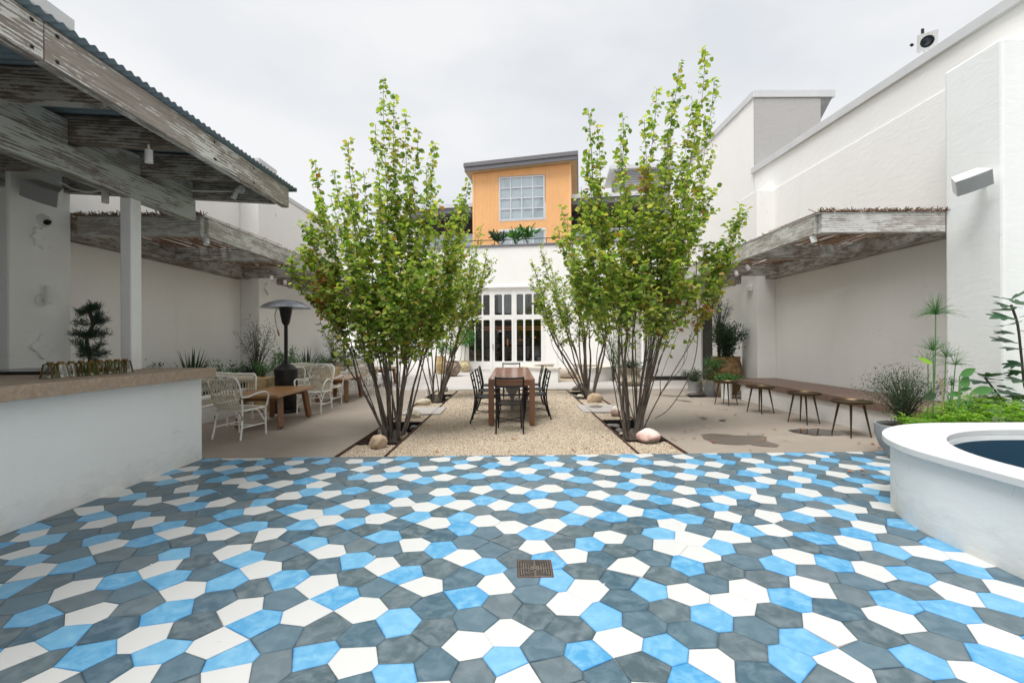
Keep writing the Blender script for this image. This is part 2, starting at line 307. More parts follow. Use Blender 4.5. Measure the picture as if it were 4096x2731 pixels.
# ================================================================ GROUND
ground = tag(MB().box(-150, 150, -60, 260, -.5, -.3).build('ground', 'concrete_back'), kind='structure')
def edgeY(x): return 5.445 + .0206*x
# centroids of the tiles one by one as surveyed in the photograph (crop offset, then letter runs)
SV = {0: "w200,50 s130,160 b470,80 s780,40 b1030,75 s1400,20 w1120,130 b1540,90 w1900,15 g2000,60 w230,200 g650,145 s740,230 b260,290 g1240,220 s1600,165 b1850,210 s2150,150 w350,400 b780,330 s40,440 g20,385 g480,530 s1030,390 g1430,310 w1680,360 g2070,300 s2190,415 b1230,500 b1770,475 w800,580 b200,560 s260,720 w1950,590 s1380,620 g900,690 g1450,760 b1750,820 b330,890 w950,840 s380,1020 b650,1080 s1170,980 g40,1080 w200,1270 w1530,1080 g2030,970 b880,1300 b1640,1260 g330,1400 s1110,1450 s1860,1430 w500,1530 w1400,1520",
800: "g440,60 w700,30 s990,60 g1300,5 b1170,100 s1500,55 g1690,120 b1940,50 g2200,30 w340,190 g710,130 s880,215 w1340,190 s1960,170 w2230,125 b480,250 g1050,300 s1320,335 b1620,285 w1930,340 g2200,265 w660,370 b2150,430 b270,500 g560,580 b900,480 w1230,540 g1630,455 s1860,570 w2290,550 s170,700 w420,790 s870,690 b1440,660 w1100,840 g2110,650 w1690,790 b590,930 w190,1150 s830,1090 g1310,990 s1690,1070 b2090,930 b330,1320 w300,1510 g750,1380 b1190,1280 w1600,1330 g2110,1215 b2030,1500 g1150,1540",
1600: "s400,40 b650,15 s900,30 g1180,70 b1400,25 g1690,95 g1880,0 b1960,115 w2220,65 b420,160 s730,95 s960,180 w670,245 w1420,140 g1190,260 b1540,280 w1810,230 s2100,260 g2280,180 g420,370 b910,340 s680,460 w1000,530 b1630,490 s1300,460 g1930,400 w310,555 b720,670 s370,780 g1070,750 s1420,640 w1960,570 w1740,750 g350,1010 s800,890 g1400,850 b2120,880 w1120,1040 g1770,985 w720,1170 s1510,1200 b1940,1290 s370,1400 b1080,1340 g1680,1440 g780,1470 w1230,1530 s2130,1480",
2400: "s400,90 b650,20 g920,70 w1370,40 b1600,15 s1790,90 w1900,25 g2110,120 w720,130 w1050,215 b1260,145 g1570,180 w2040,235 s560,265 g1270,385 s1510,290 b1850,325 g1750,470 w330,340 b920,345 g680,435 w890,640 s1170,520 w1540,590 b520,595 s190,490 w1400,740 b1980,675 g750,800 s270,695 s440,950 b1150,870 g1870,870 s980,1060 s1640,990 w230,1120 b680,1210 g1490,1210 w1190,1360 b2030,1350 g470,1400 s1650,1480 b1000,1560",
3196: "b620,20 b200,60 s320,0 g1000,60 s1150,30 w590,115 s400,185 b960,185 w1310,205 b1500,115 g50,110 g830,255 b370,320 w1800,280 b1780,370 s1360,325 g190,415 w770,400 b1150,435 s620,495 g1750,515 s2190,440 g560,640 g1210,590 b970,710 w1660,630 w2200,610 w150,570 s380,790 b1600,815 b2120,730 w1010,890 s1520,960 g2180,930 w300,1000 g760,1040 g1480,1190 w2080,1090 s790,1290 b1290,1340 b2100,1350 w450,1390 w1880,1480 b50,1120 g1100,1540 g300,1530"}
SVF = {(0, 1831, .46769): "b1815,14 g1870,30 b1990,40 s1735,45 s2110,50 b2260,38 s1790,75 w1620,92 w1920,85 b1480,118 g1555,140 b1740,118 w2185,92 b1985,112 s1800,152 w1370,172 w1610,168 g2080,140 s2240,110 b1870,180 b2190,168 g1670,198 w2015,200 s1225,222 b1420,208 g1250,260 s1460,238 w1600,262 g1780,238 s1930,245 w2145,230 s2300,195 s2000,285 b2230,265 w1020,305 b1150,330 g1370,295 s1510,330 b1725,297 s1810,338 s2105,330 g2290,315 s880,370 g1030,400 w1260,370 w1565,362 w1890,380 g2050,400 b2240,375 s1080,440 g1350,420 s1420,455 b1655,408 w745,450 b830,500 g560,490 b1155,495 w1265,545 g1560,495 s1800,455 b1960,480 w2200,447 s530,535 g590,590 w850,555 b280,605 g1010,590 s2050,530 g2280,500 b1450,578 g1710,545 b1820,590 b2160,580 w230,660 g60,680 s690,650 b400,700 w1520,628 w1900,650 s1150,645 b875,690 b1260,705 g2090,685 w2290,655",
(1000, 1800, .46769): "b420,72 s540,85 b610,95 g760,85 w895,92 s1040,80 w1150,88 b1310,68 s1430,80 w1640,77 g1790,70 b1800,95 w1910,72 g2060,80 w2170,70 b2290,72 w385,103 s460,130 b1030,112 g870,135 s740,118 g590,145 b1370,123 g1520,110 w1525,155 s1665,115 g1260,103 s1140,135 w970,157 w1240,160 b1665,162 w1840,137 s1940,108 b2070,130 w2210,108 g2310,125 b275,148 w400,175 b730,167 s550,192 s1375,175 s1550,195 g1060,180 s830,197 b930,225 w1070,240 b1220,210 w635,218 g385,230 g250,200 w1370,230 b1490,257 w1660,232 s1780,187 g1940,167 w2075,190 s2190,150 b2225,207 b1910,220 g1795,262 s190,258 b480,263 w580,292 w265,285 g730,250 s720,315 g900,280 s1040,300 g1245,270 s1360,305 s1620,290 s1945,275 g2105,245 s2265,258 s370,320 w1170,333 b890,345 g1480,335 w1640,355 b1805,325 w1970,335 b2155,305 w2290,340 b520,352 w340,390 w675,375 g1000,383 b1280,370 s790,410 s510,425 g270,455 s1130,420 w910,455 w1300,445 s1475,405 b1645,425 g1850,388 w1820,463 w1500,482 b1990,428 s2120,370 w2150,468 s2270,405 b2310,495 b370,498 g620,465 b740,510 w500,545 g900,540 b1100,495 g1280,520 w1110,585 b1430,565 g1655,528 b1810,575 g1960,510 w1580,618 s280,610 b470,640 w670,595 b865,620 w2000,605 s1250,635 g2200,555 w190,700 s390,720 g670,690 g1010,675 g1415,690 s1620,725 b1830,670 w2230,655 b1155,735 s800,750 s2030,700",
(2000, 1800, .46769): "b425,75 s300,92 w475,112 s565,88 b690,68 s830,80 w750,108 g620,130 b980,102 g940,60 w1090,80 b1240,100 g1310,68 s1410,55 w1560,55 g1680,42 b1815,50 s1510,85 w1390,112 b1660,95 s1760,75 g1970,65 b2070,45 w1840,118 b1930,100 w2150,87 g2240,62 b335,140 w235,172 g890,137 b765,155 w925,187 g1110,122 s1050,160 w1205,175 s1330,147 g1485,157 w1600,133 b1665,182 b530,167 s1765,158 s1985,140 g1950,180 g2100,122 b2270,135 w2235,170 b2115,200 s385,188 w535,217 g830,225 s685,195 b1130,213 s990,245 b1410,202 g1295,228 w1585,228 s1480,258 w1850,208 s1780,255 b1955,272 s2075,238 w2265,250 b285,232 s425,262 b695,250 w905,282 w1215,272 b1080,303 b1395,308 g1670,285 g280,290 g590,292 s760,313 w430,322 g1910,315 b2200,300 w1585,342 w2100,330 s2280,350 b315,375 s495,395 b660,357 w840,378 g985,350 s1260,335 g1450,372 b1770,355 b2035,385 w1165,387 b1370,420 w1570,447 s1715,410 w1910,422 w2240,420 b1030,415 g735,432 s910,478 w380,450 b565,472 s1235,458 w1120,520 w760,515 b1335,545 s1495,500 g1705,520 b1850,480 s2145,455 g2290,485 g2070,520 w1950,560 w2290,555 s260,582 g450,538 b630,590 b955,565 w450,630 s845,640 g1065,665 s1240,610 b1630,585 w1465,630 g1860,632 s2180,602 b300,715 w950,740 g650,690 b1370,712 s1715,675 b2120,680 w2300,670 w1970,735",
(2700, 1790, .42517): "b1130,60 s1090,85 g1275,88 w1355,72 b1400,50 g1580,55 w1690,40 s1750,72 g1850,55 b1990,55 w2010,95 b1755,112 s1560,92 b1475,115 w1220,130 b985,110 s965,148 w1090,195 g1150,155 s1430,153 b1355,180 g1640,135 w1650,178 g1950,122 w1950,158 b1845,190 b2035,200 w2010,232 g1850,225 s1310,222 g1550,205 w1535,250 g1000,228 b1225,250 s955,270 s1740,265 b1975,285 b1740,305 g1955,315 g1450,282 w1165,300 b1410,335 s1620,342 w1920,370 b1070,330 w1620,390 b1850,408 s1320,365 g1005,388 w1260,425 g1480,440 s2010,435 g1785,465 b2000,492 b1150,460 w1955,543 s1720,510 b1475,492 s1095,520 g1330,540 w1670,573 g1960,620 b1570,620 g970,565 w1315,600 b1150,660 w905,640 s1860,662 b2120,710 g1500,700 w1840,748 g1130,730 s1395,750 s2150,805 b1715,800 g2080,860 b1335,850 w950,800"}
seeds = []; cols = []
for (ox, oy_, sc), t in list(SVF.items())+[((k, 2131, .38265), v) for k, v in SV.items()]:
    for q in t.split():
        c = q[0]; a, b = q[1:].split(',')
        if sc < .4 and float(b) < 72: continue
        p = F(ox+float(a)*sc, oy_+float(b)*sc)
        if all((p.x-u)**2+(p.y-v)**2 > .088**2 for u, v in seeds): seeds.append((p.x, p.y)); cols.append(c)
nsurv = len(seeds)
RMIN = TILE_R if 'TILE_R' in globals() else .146
X0, X1, Y0 = -3.66, 5.3, .7
rr = random.Random(5)
def in_survey(x, y):
    if y < 1.78: return False
    px = 2048 + x*1820/y
    return 0 <= px <= 4096
cell = {}
def near(x, y, r):
    i, j = int(x//.2), int(y//.2)
    for a in range(i-1, i+2):
        for b in range(j-1, j+2):
            for k in cell.get((a, b), ()):
                u, v = seeds[k]
                if (u-x)**2+(v-y)**2 < r*r: return True
    return False
for k, (u, v) in enumerate(seeds): cell.setdefault((int(u//.2), int(v//.2)), []).append(k)
for rmin, tries in ((RMIN*1.12, 9000), (RMIN*1.0, 12000), (RMIN*.93, 9000)):
    for _ in range(tries):
        x = rr.uniform(X0-.15, X1+.1); y = rr.uniform(Y0-.1, edgeY(x)+.12)
        if in_survey(x, y) and near(x, y, RMIN*1.15): continue
        if near(x, y, rmin): continue
        cell.setdefault((int(x//.2), int(y//.2)), []).append(len(seeds)); seeds.append((x, y)); cols.append(None)
P = np.array(seeds)
def clip(poly, a, b, c):   # keep a*x+b*y<=c
    o = []; n = len(poly)
    for i in range(n):
        p, q = poly[i], poly[(i+1) % n]; dp = a*p[0]+b*p[1]-c; dq = a*q[0]+b*q[1]-c
        if dp <= 0: o.append(p)
        if dp*dq < 0: t = dp/(dp-dq); o.append((p[0]+(q[0]-p[0])*t, p[1]+(q[1]-p[1])*t))
    return o
cells = []; nbrs = []
for i in range(len(P)):
    d = ((P-P[i])**2).sum(1); idx = np.argsort(d)[1:22]; x, y = P[i]; poly = [(x-.4, y-.4), (x+.4, y-.4), (x+.4, y+.4), (x-.4, y+.4)]
    for j in idx:
        dx, dy = P[j]-P[i]; poly = clip(poly, dx, dy, dx*(x+P[j][0])/2+dy*(y+P[j][1])/2)
    poly = clip(poly, -1, 0, -X0); poly = clip(poly, 1, 0, X1); poly = clip(poly, 0, -1, -Y0); poly = clip(poly, -.0206, 1, 5.445)
    q = []
    for p in poly:          # drop vertices closer than 12 mm, real tiles have five or six sides
        if not q or (p[0]-q[-1][0])**2+(p[1]-q[-1][1])**2 > .018**2: q.append(p)
    if len(q) > 3 and (q[0][0]-q[-1][0])**2+(q[0][1]-q[-1][1])**2 < .018**2: q.pop()
    cells.append(q); nbrs.append([j for j in idx[:8] if d[j] < .21**2])
# merge near vertices and unsettle them a little, as in the hand laid pattern
key = {}; VL = []
def vid(p):
    k = (round(p[0]/.002), round(p[1]/.002))
    for a in (-1, 0, 1):
        for b in (-1, 0, 1):
            if (k[0]+a, k[1]+b) in key: return key[(k[0]+a, k[1]+b)]
    key[k] = len(VL); VL.append(p); return key[k]
CI = [[vid(p) for p in q] for q in cells]; par = list(range(len(VL))); VA = np.array(VL)
def fnd(i):
    while par[i] != i: i = par[i]
    return i
def onb(p): return p[0] < X0+.004 or p[0] > X1-.004 or p[1] < Y0+.004 or p[1] > edgeY(p[0])-.004
for q in CI:
    for i in range(len(q)):
        a, b = q[i], q[(i+1) % len(q)]
        if a != b and ((VA[a]-VA[b])**2).sum() < .034**2:
            a, b = fnd(a), fnd(b)
            if a != b:
                if onb(VL[b]): a, b = b, a
                par[b] = a
pos = {}
for i in range(len(VL)):
    f = fnd(i)
    if f not in pos:
        x, y = VL[f]; pos[f] = (x, y) if onb((x, y)) else (x+rr.uniform(-.006, .006), y+rr.uniform(-.005, .005))
cells2 = []
for q in CI:
    o = []
    for i in q:
        p = pos[fnd(i)]
        if not o or p != o[-1]: o.append(p)
    if len(o) > 1 and o[0] == o[-1]: o.pop()
    cells2.append(o)
cells = cells2
cnt = {c: cols.count(c)+1 for c in 'wbsg'}; want = dict(w=.27, b=.235, s=.26, g=.235)
for i in sorted(range(len(P)), key=lambda i: P[i][1]):
    if cols[i] is None:
        near_c = [cols[j] for j in nbrs[i] if cols[j]]; tot = sum(cnt.values())
        cols[i] = min('wbsg', key=lambda c: near_c.count(c)*(1.5 if c in 'wb' else .8) + 6*(cnt[c]/tot-want[c]) + rr.random()*.9); cnt[cols[i]] += 1
def tile_geo(poly):
    n = len(poly); cx = sum(p[0] for p in poly)/n; cy = sum(p[1] for p in poly)/n
    area = abs(sum(poly[i][0]*poly[(i+1) % n][1]-poly[(i+1) % n][0]*poly[i][1] for i in range(n))/2)
    if area < .0004: return None
    r = math.sqrt(area/math.pi); k = 1-.0006/r; k2 = 1-.0018/r; k3 = .80
    V = []; E = []; dz = rr.uniform(-.0008, .0008)
    for kk, z, e in ((k, -.014, 1), (k, -.0007, 1), (k2, 0, 1), (k3, .0003, 0)):
        for x, y in poly: V.append((cx+(x-cx)*kk, cy+(y-cy)*kk, z+dz)); E.append(e)
    Fc = [tuple(range(3*n, 4*n))]
    for a in range(3):
        for i in range(n): Fc.append((a*n+i, a*n+(i+1) % n, (a+1)*n+(i+1) % n, (a+1)*n+i))
    return V, E, Fc, (cx, cy), area
def tile_obj(name, geos, mat, parent, origin=(0, 0)):
    V = []; E = []; Fc = []
    for v, e, f, c, a in geos:
        o = len(V); V += [(x-origin[0], y-origin[1], z) for x, y, z in v]; E += e; Fc += [tuple(i+o for i in q) for q in f]
    me = bpy.data.meshes.new(name); me.from_pydata(V, [], Fc); me.materials.append(MATS[mat]); at = me.attributes.new('edge', 'FLOAT', 'POINT'); at.data.foreach_set('value', E); me.update()
    o = bpy.data.objects.new(name, me); C.objects.link(o); o.parent = parent; o.location = (origin[0], origin[1], 0); return o
floor = tag(MB().prism([(X0, Y0-.3), (X1, Y0-.3), (X1, edgeY(X1)), (X0, edgeY(X0))], -.3, -.0045).build('tiled_floor', 'grout'), kind='structure')
TM = dict(w='tile_white', b='tile_blue', s='tile_slate', g='tile_grey'); items = []
for i, poly in enumerate(cells):
    if len(poly) < 3: continue
    g = tile_geo(poly)
    if g: cx, cy = g[3]; vis = (abs(cx/max(cy, .1)) < 1.13 and cy > 1.75 and not (cx > 2.95 and cy < 4.1)); items.append((-(g[4]/cy**3 if vis else 0), i, g))
items.sort(key=lambda q: q[0]); NT_ = 300
for k, (q, i, g) in enumerate(items[:NT_]): tile_obj('tile', [g], TM[cols[i]], floor, g[3])
restm = MB()
V = []; E = []; Fc = []; MI = []; names = ['tile_white', 'tile_blue', 'tile_slate', 'tile_grey']
for q, i, (v, e, f, c, a) in items[NT_:]:
    o = len(V); V += v; E += e; Fc += [tuple(x+o for x in y) for y in f]; MI += ['wbsg'.index(cols[i])]*len(f)
me = bpy.data.meshes.new('small_tiles'); me.from_pydata(V, [], Fc); [me.materials.append(MATS[n]) for n in names]; me.polygons.foreach_set('material_index', MI)
at = me.attributes.new('edge', 'FLOAT', 'POINT'); at.data.foreach_set('value', E); me.update(); o = bpy.data.objects.new('distant_tiles', me); C.objects.link(o); o.parent = floor; o['kind'] = 'stuff'
print('tiles', len(items), 'surveyed', nsurv)
tag(MB().box(-7, 6.3, -6, Y0-.302, -.3, -.001).build('patio_near', 'concrete_patio'), kind='structure')
# concrete patio (left, right, back) and planting strips
IN, OU, YG = 1.53, 2.12, 12.95
tag(MB().prism([(-9, 5.9), (-9, 5.26), (-3.662, 5.37), (-OU, edgeY(-OU)), (-OU, 12.9), (-9, 12.9)], -.3, 0).build('patio_left', 'concrete_patio'), kind='structure')
tag(MB().prism([(OU, edgeY(OU)), (9, edgeY(9)), (9, YG), (OU, YG)], -.3, -.0005).build('patio_right', 'concrete_patio'), kind='structure')
tag(MB().prism([(-9, 12.9), (-OU, 12.9), (-IN, 12.85), (IN, YG), (9, YG), (9, 26), (-14, 26), (-14, 12.9)], -.3, -.001).build('patio_back', 'concrete_back'), kind='structure')
gravel = tag(MB().prism([(-IN, edgeY(-IN)), (IN, edgeY(IN)), (IN, YG), (-IN, 12.85)], -.3, -.03).build('gravel_court', 'gravel_bed'), kind='structure')
# strips: gravel, a pit round each tree, a concrete step
PITS = {-1: [(6.15, 7.75), (10.3, 11.75)], 1: [(6.25, 7.85), (10.85, 12.2)]}; STEP = {-1: (8.6, 9.5), 1: (8.75, 9.75)}
strips = []
for sg in (-1, 1):
    xs = sorted((sg*IN, sg*OU)); segs = []; y = edgeY(xs[0]); cuts = sorted(PITS[sg]+[STEP[sg]])
    m = MB()
    for a, b in cuts: segs.append((y, a)); y = b
    segs.append((y, YG-.05))
    for a, b in segs: m.box(xs[0]+.004, xs[1]-.004, a+.004, b-.004, -.3, -.032)
    strips += [(xs[0], xs[1], a, b) for a, b in segs]
    tag(m.build('gravel_strip', 'gravel_bed'), kind='structure')
    m = MB()
    for a, b in PITS[sg]: m.box(xs[0]+.004, xs[1]-.004, a, b, -.3, -.17)
    tag(m.build('planting_soil', 'soil'), kind='structure')
    t = thing('steel_edging', f'rusty steel edging strip along the {"left" if sg < 0 else "right"} planting bed', 'edging', (sg*1.8, 5.5, 0))
    for x in (sg*IN, sg*OU): MB().box(x-.004, x+.004, edgeY(x)+.01, 12.8, -.2, .006 if x == sg*IN else .004).build('edging_rail', 'metal_rust', t, world=True)
    for a, b in PITS[sg]:
        for yy in (a, b): MB().box(xs[0]+.006, xs[1]-.006, yy-.004, yy+.004, -.2, .003).build('pit_rail', 'metal_dark', t, world=True)
    a, b = STEP[sg]; xi, xo = sg*(IN-.16), sg*OU
    st = tag(MB().box(min(xi, xo), max(xi, xo), a+.02, b-.02, -.035, .004).build('stepping_slab', 'concrete_slab', bevel=.004), f'pale concrete stepping slab crossing the {"left" if sg < 0 else "right"} planting bed', 'slab')
tag(MB().box(-IN, IN, 12.9, 12.906, -.1, .004).build('steel_edging', 'metal_rust'), 'thin steel edging strip at the far end of the gravel court', 'edging')
# a few stray pebbles kicked onto the tiles
m = MB()
for _ in range(70):
    x = rr.uniform(-3.2, 2.8); y = edgeY(x)-abs(rr.gauss(0, 1.1)); q = rr.uniform(.003, .007)
    m.lathe([(0, 0), (q, q*.3), (q*.8, q), (0, q*1.3)], (x, y, .0008), 5)
tag(m.build('stray_pebbles', 'pebble_white'), 'tiny pale pebbles kicked from the gravel onto the blue tiles', 'pebbles', kind='stuff')
# scattered gravel, instanced
def stones(name, rects, density, seed, z=-.031, smin=.45, smax=1.15, parent=None):
    base = MB()
    for a, b, c, d in rects: base.raw([(a, c, z), (b, c, z), (b, d, z), (a, d, z)], [(0, 1, 2, 3)])
    o = base.build(name, 'gravel_bed', parent); o['kind'] = 'stuff'
    pm = bpy.data.meshes.new('pebble'); r2 = random.Random(seed); ico = []
    import bmesh
    bm = bmesh.new(); bmesh.ops.create_icosphere(bm, subdivisions=1, radius=.0095)
    for v in bm.verts: v.co = Vector((v.co.x*1.2, v.co.y, v.co.z*.75))*r2.uniform(.75, 1.2)
    bm.to_mesh(pm); bm.free(); pm.materials.append(MATS['gravel_stone'])
    po = bpy.data.objects.new('pebble', pm)    # not linked: only instanced
    g = bpy.data.node_groups.new('scatter', 'GeometryNodeTree'); g.interface.new_socket('Geometry', in_out='INPUT', socket_type='NodeSocketGeometry'); g.interface.new_socket('Geometry', in_out='OUTPUT', socket_type='NodeSocketGeometry')
    nn = g.nodes.new; i = nn('NodeGroupInput'); ou = nn('NodeGroupOutput'); d = nn('GeometryNodeDistributePointsOnFaces'); d.inputs['Density'].default_value = density; d.inputs['Seed'].default_value = seed
    oi = nn('GeometryNodeObjectInfo'); oi.inputs[0].default_value = po; ins = nn('GeometryNodeInstanceOnPoints'); rv = nn('FunctionNodeRandomValue'); rv.data_type = 'FLOAT_VECTOR'; rv.inputs[1].default_value = (6.28, 6.28, 6.28)
    rs = nn('FunctionNodeRandomValue'); rs.data_type = 'FLOAT'; rs.inputs[2].default_value = smin; rs.inputs[3].default_value = smax; j = nn('GeometryNodeJoinGeometry')
    L = g.links.new; L(i.outputs[0], d.inputs['Mesh']); L(d.outputs['Points'], ins.inputs['Points']); L(oi.outputs['Geometry'], ins.inputs['Instance']); L(rv.outputs[0], ins.inputs['Rotation']); L(rs.outputs[1], ins.inputs['Scale'])
    L(ins.outputs[0], j.inputs[0]); L(i.outputs[0], j.inputs[0]); L(j.outputs[0], ou.inputs[0])
    o.modifiers.new('scatter', 'NODES').node_group = g; return o
tag(stones('gravel', [(-IN+.01, IN-.01, 5.49, 8.2)], 8500, 3, -.026), 'loose golden gravel under and in front of the long dining table', 'gravel')
tag(stones('gravel', [(-IN+.01, IN-.01, 8.2, 12.88)], 4500, 4, -.026, .6, 1.4), 'loose golden gravel at the far end of the dining court', 'gravel')
tag(stones('gravel', [(a+.02, b-.02, c+.02, d-.02) for a, b, c, d in strips], 5500, 9, -.029), 'loose pale gravel in the planting beds around the trees', 'gravel')
# ================================================================ WALLS
XW, XP = 6.27, 5.83
def one(name, m, mat, label, cat, **k): return tag(m.build(name, mat, **k), label, cat)
# left side
lw = thing('courtyard_wall', 'long white stucco wall on the left behind the sofas', 'wall', (-XW, 6, 0))
MB().box(-XW-.4, -XW, 5.9, 16.8, -.3, 5.33).build('wall_face', 'stucco_white', lw, world=True, bevel=.02)
MB().box(-XW-.43, -XW+.03, 5.9, 16.83, 5.33, 5.45).build('coping', 'metal_coping', lw, world=True, bevel=.006)
pier = thing('wall_pier', 'white stucco pier beside the bar with a star and a quatrefoil plate on it', 'pier', (-XP, 5.6, 0))
MB().box(-9.5, -XP, 5.28, 6.03, -.3, 5.5).build('pier_body', 'stucco_cool', pier, world=True, bevel=.025)
MB().box(-9.5, -XP+.03, 5.25, 6.06, 5.5, 5.66).build('coping', 'metal_coping', pier, world=True, bevel=.006)
pl = thing('wall_pilaster', 'white pilaster on the left wall behind the patio heater', 'pilaster', (-XP, 10.9, 0))
MB().box(-XW+.001, -XP, 10.5, 11.24, -.3, 5.48).build('pilaster_body', 'stucco_white', pl, world=True, bevel=.02)
MB().box(-XW-.01, -XP+.03, 10.47, 11.27, 5.48, 5.62).build('coping', 'metal_coping', pl, world=True, bevel=.006)
bw_ = thing('bar_shade_wall', 'unseen white stucco wall added left of the camera to shade the bar', 'wall', (-7, 0, 0))  # out of view, added to keep sun from behind off the bar pier
MB().box(-7.2, -7.0, -4, 5.28, -.3, 3.75).build('side_face', 'stucco_cool', bw_, world=True); MB().box(-7.2, -3.1, -4.2, -4.0, -.3, 3.6).build('rear_face', 'stucco_cool', bw_, world=True)
# right side
rw = thing('courtyard_wall', 'tall white stucco wall on the right above the long bench', 'wall', (XW, 6, 0))
MB().hexa([(XW, -4, -.3), (XW+.4, -4, -.3), (XW+.4, 11.74, -.3), (XW, 11.74, -.3), (XW, -4, 5.3), (XW+.4, -4, 5.3), (XW+.4, 11.74, 5.65), (XW, 11.74, 5.65)]).build('wall_face', 'stucco_white', rw, world=True)
MB().box(XW-.03, XW+.001, 5.9, 11.74, 3.0, 4.95).build('lower_render', 'stucco_white', rw, world=True, bevel=.012)
MB().hexa([(XW-.06, -4, 5.19), (XW+.45, -4, 5.19), (XW+.45, 11.8, 5.655), (XW-.06, 11.8, 5.655), (XW-.06, -4, 5.345), (XW+.45, -4, 5.345), (XW+.45, 11.8, 5.805), (XW-.06, 11.8, 5.805)]).build('coping', 'metal_coping', rw, world=True, bevel=.006)
hb = thing('rooftop_block', 'higher white rooftop block with a grey end wall behind the right wall', 'building', (7.2, 14, 0))
MB().box(XW+.002, 7.98, 11.76, 16.9, -.3, 7.6).build('wall_face', 'stucco_white', hb, world=True)
MB().box(XW+.002, 7.978, 11.72, 11.757, 3.5, 7.58).build('end_wall', 'stucco_grey', hb, world=True)
MB().hexa([(7.98, 11.8, 7.0), (8.0, 11.8, 7.0), (8.0, 16.9, 7.0), (7.98, 16.9, 7.0), (7.98, 11.72, 7.6), (8.28, 11.72, 7.6), (8.28, 16.9, 7.6), (7.98, 16.9, 7.6)]).build('eave_soffit', 'concrete_dark', hb, world=True)
MB().box(XW-.04, 8.34, 11.69, 16.9, 7.6, 7.79).build('coping', 'metal_coping', hb, world=True, bevel=.01)
rp_ = thing('wall_pier', 'white stucco pier in front of the right wall with a loudspeaker on it', 'pier', (XP, 5.7, 0))
MB().box(XP, 7.6, 5.40, 6.12, -.3, 4.94).build('pier_body', 'stucco_cool', rp_, world=True, bevel=.03)
one('wall_pilaster', MB().box(XP, XW+.002, 10.8, 11.55, -.3, 4.93), 'stucco_white', 'white pilaster between the bench and the dark doorway', 'pilaster', bevel=.02)
# recess wall with doorway, far right
dw = thing('side_wall', 'shaded white wall with a narrow dark doorway behind the potted plants', 'wall', (XW, 14, 0))
m = MB().box(XW-.06, XW, 11.56, 14.1, -.3, 3.2).box(XW-.06, XW, 14.95, 15.68, -.3, 3.2).box(XW-.06, XW, 14.1, 14.95, 2.25, 3.2); m.build('wall_face', 'stucco_white', dw, world=True)
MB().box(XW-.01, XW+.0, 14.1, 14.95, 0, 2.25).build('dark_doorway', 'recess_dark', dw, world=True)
MB().box(4.75, XW-.061, 15.68, 15.95, -.3, 3.25).build('end_wall', 'stucco_white', dw, world=True)
MB().box(4.75, XW-.07, 15.665, 15.679, 0, .14).build('skirting', 'recess_dark', dw, world=True)
# whitewashed brick pier + rough post
bp = thing('brick_pier', 'whitewashed rough brick pier behind the stone urn', 'pier', (4.0, 15.9, 0))
MB().box(3.62, 4.45, 15.72, 16.3, -.3, 3.3).build('pier_core', 'brick_white', bp, world=True)
m = MB(); r2 = random.Random(3)
for r in range(43):
    z = .01+r*.076; x = 3.6 + (0 if r % 2 else -.11)
    while x < 4.46:
        a, b = max(x, 3.6), min(x+.215, 4.47)
        if b-a > .03: d = r2.uniform(.0, .014); m.box(a+.004, b-.004, 15.705-d, 15.75, z+.004, z+.07)
        x += .225
for r in range(43):
    z = .01+r*.076
    for k in range(3): a = 15.72+k*.2; m.box(3.605-r2.uniform(0, .01), 3.64, a+.004, a+.19, z+.004, z+.07)
q = m.build('brick_courses', 'brick_white', bp, world=True); q['kind'] = 'stuff'
q = beam('timber_post', (4.62, 15.55, 0), (4.62, 15.55, 2.82), .2, .2, 'timber_pale'); tag(q, 'rough timber post with peeling paint beside the whitewashed brick pier', 'post')
# ================================================================ TIMBER ROOFS
tin = 3.0
sh = thing('bar_canopy', 'timber canopy over the bar with corrugated roof and peeling fascia', 'canopy', (-4.5, 4, 3))
beam('fascia_board', (-tin-.045, -4, 3.305), (-tin-.045, 2.925, 3.305), .09, .26, 'timber_fascia', sh)
beam('fascia_board', (-tin-.045, 2.933, 3.305), (-tin-.045, 6.14, 3.305), .09, .26, 'timber_fascia', sh)
for y in (2.85, 3.01, 4.6, 4.62, 5.3):
    for z in (3.22, 3.39):
        if y in (4.62,) and z > 3.3: continue
        MB().raw([(-tin+.004+dx, y+dy, z+dz) for dx, dy, dz in ((0, -.012, -.012), (0, .012, -.012), (0, .012, .012), (0, -.012, .012), (.008, 0, 0))], [(0, 1, 4), (1, 2, 4), (2, 3, 4), (3, 0, 4)]).build('bolt', 'metal_dark', sh, world=True)

for y in (5.95, 5.12, 4.29, 3.5, 2.7, 1.9, 1.1, .3, -.5, -1.3, -2.1, -2.9, -3.7):
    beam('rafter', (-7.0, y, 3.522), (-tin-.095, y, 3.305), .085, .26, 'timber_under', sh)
q = beam('main_beam', (-4.14, -4, 3.06), (-4.14, 5.87, 3.06), .14, .26, 'timber_beam', sh)
for a, bb in ((5.17, 5.9), (4.34, 5.07), (3.55, 4.24), (2.75, 3.45), (1.95, 2.65)): beam('blocking', (-4.16, a, 3.325), (-4.16, bb, 3.325), .07, .235, 'timber_beam', sh)
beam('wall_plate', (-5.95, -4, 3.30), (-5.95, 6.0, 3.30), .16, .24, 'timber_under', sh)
V = []; Fc = []; ys = np.arange(-4, 6.22, .076/10)
for k, y in enumerate(ys):
    wv = .011*math.sin(2*math.pi*y/.076)
    for x in (-2.93, -7.2): V.append((x, y, 3.452+wv-(x+tin)*.0555))
for k in range(len(ys)-1): Fc.append((2*k, 2*k+1, 2*k+3, 2*k+2))
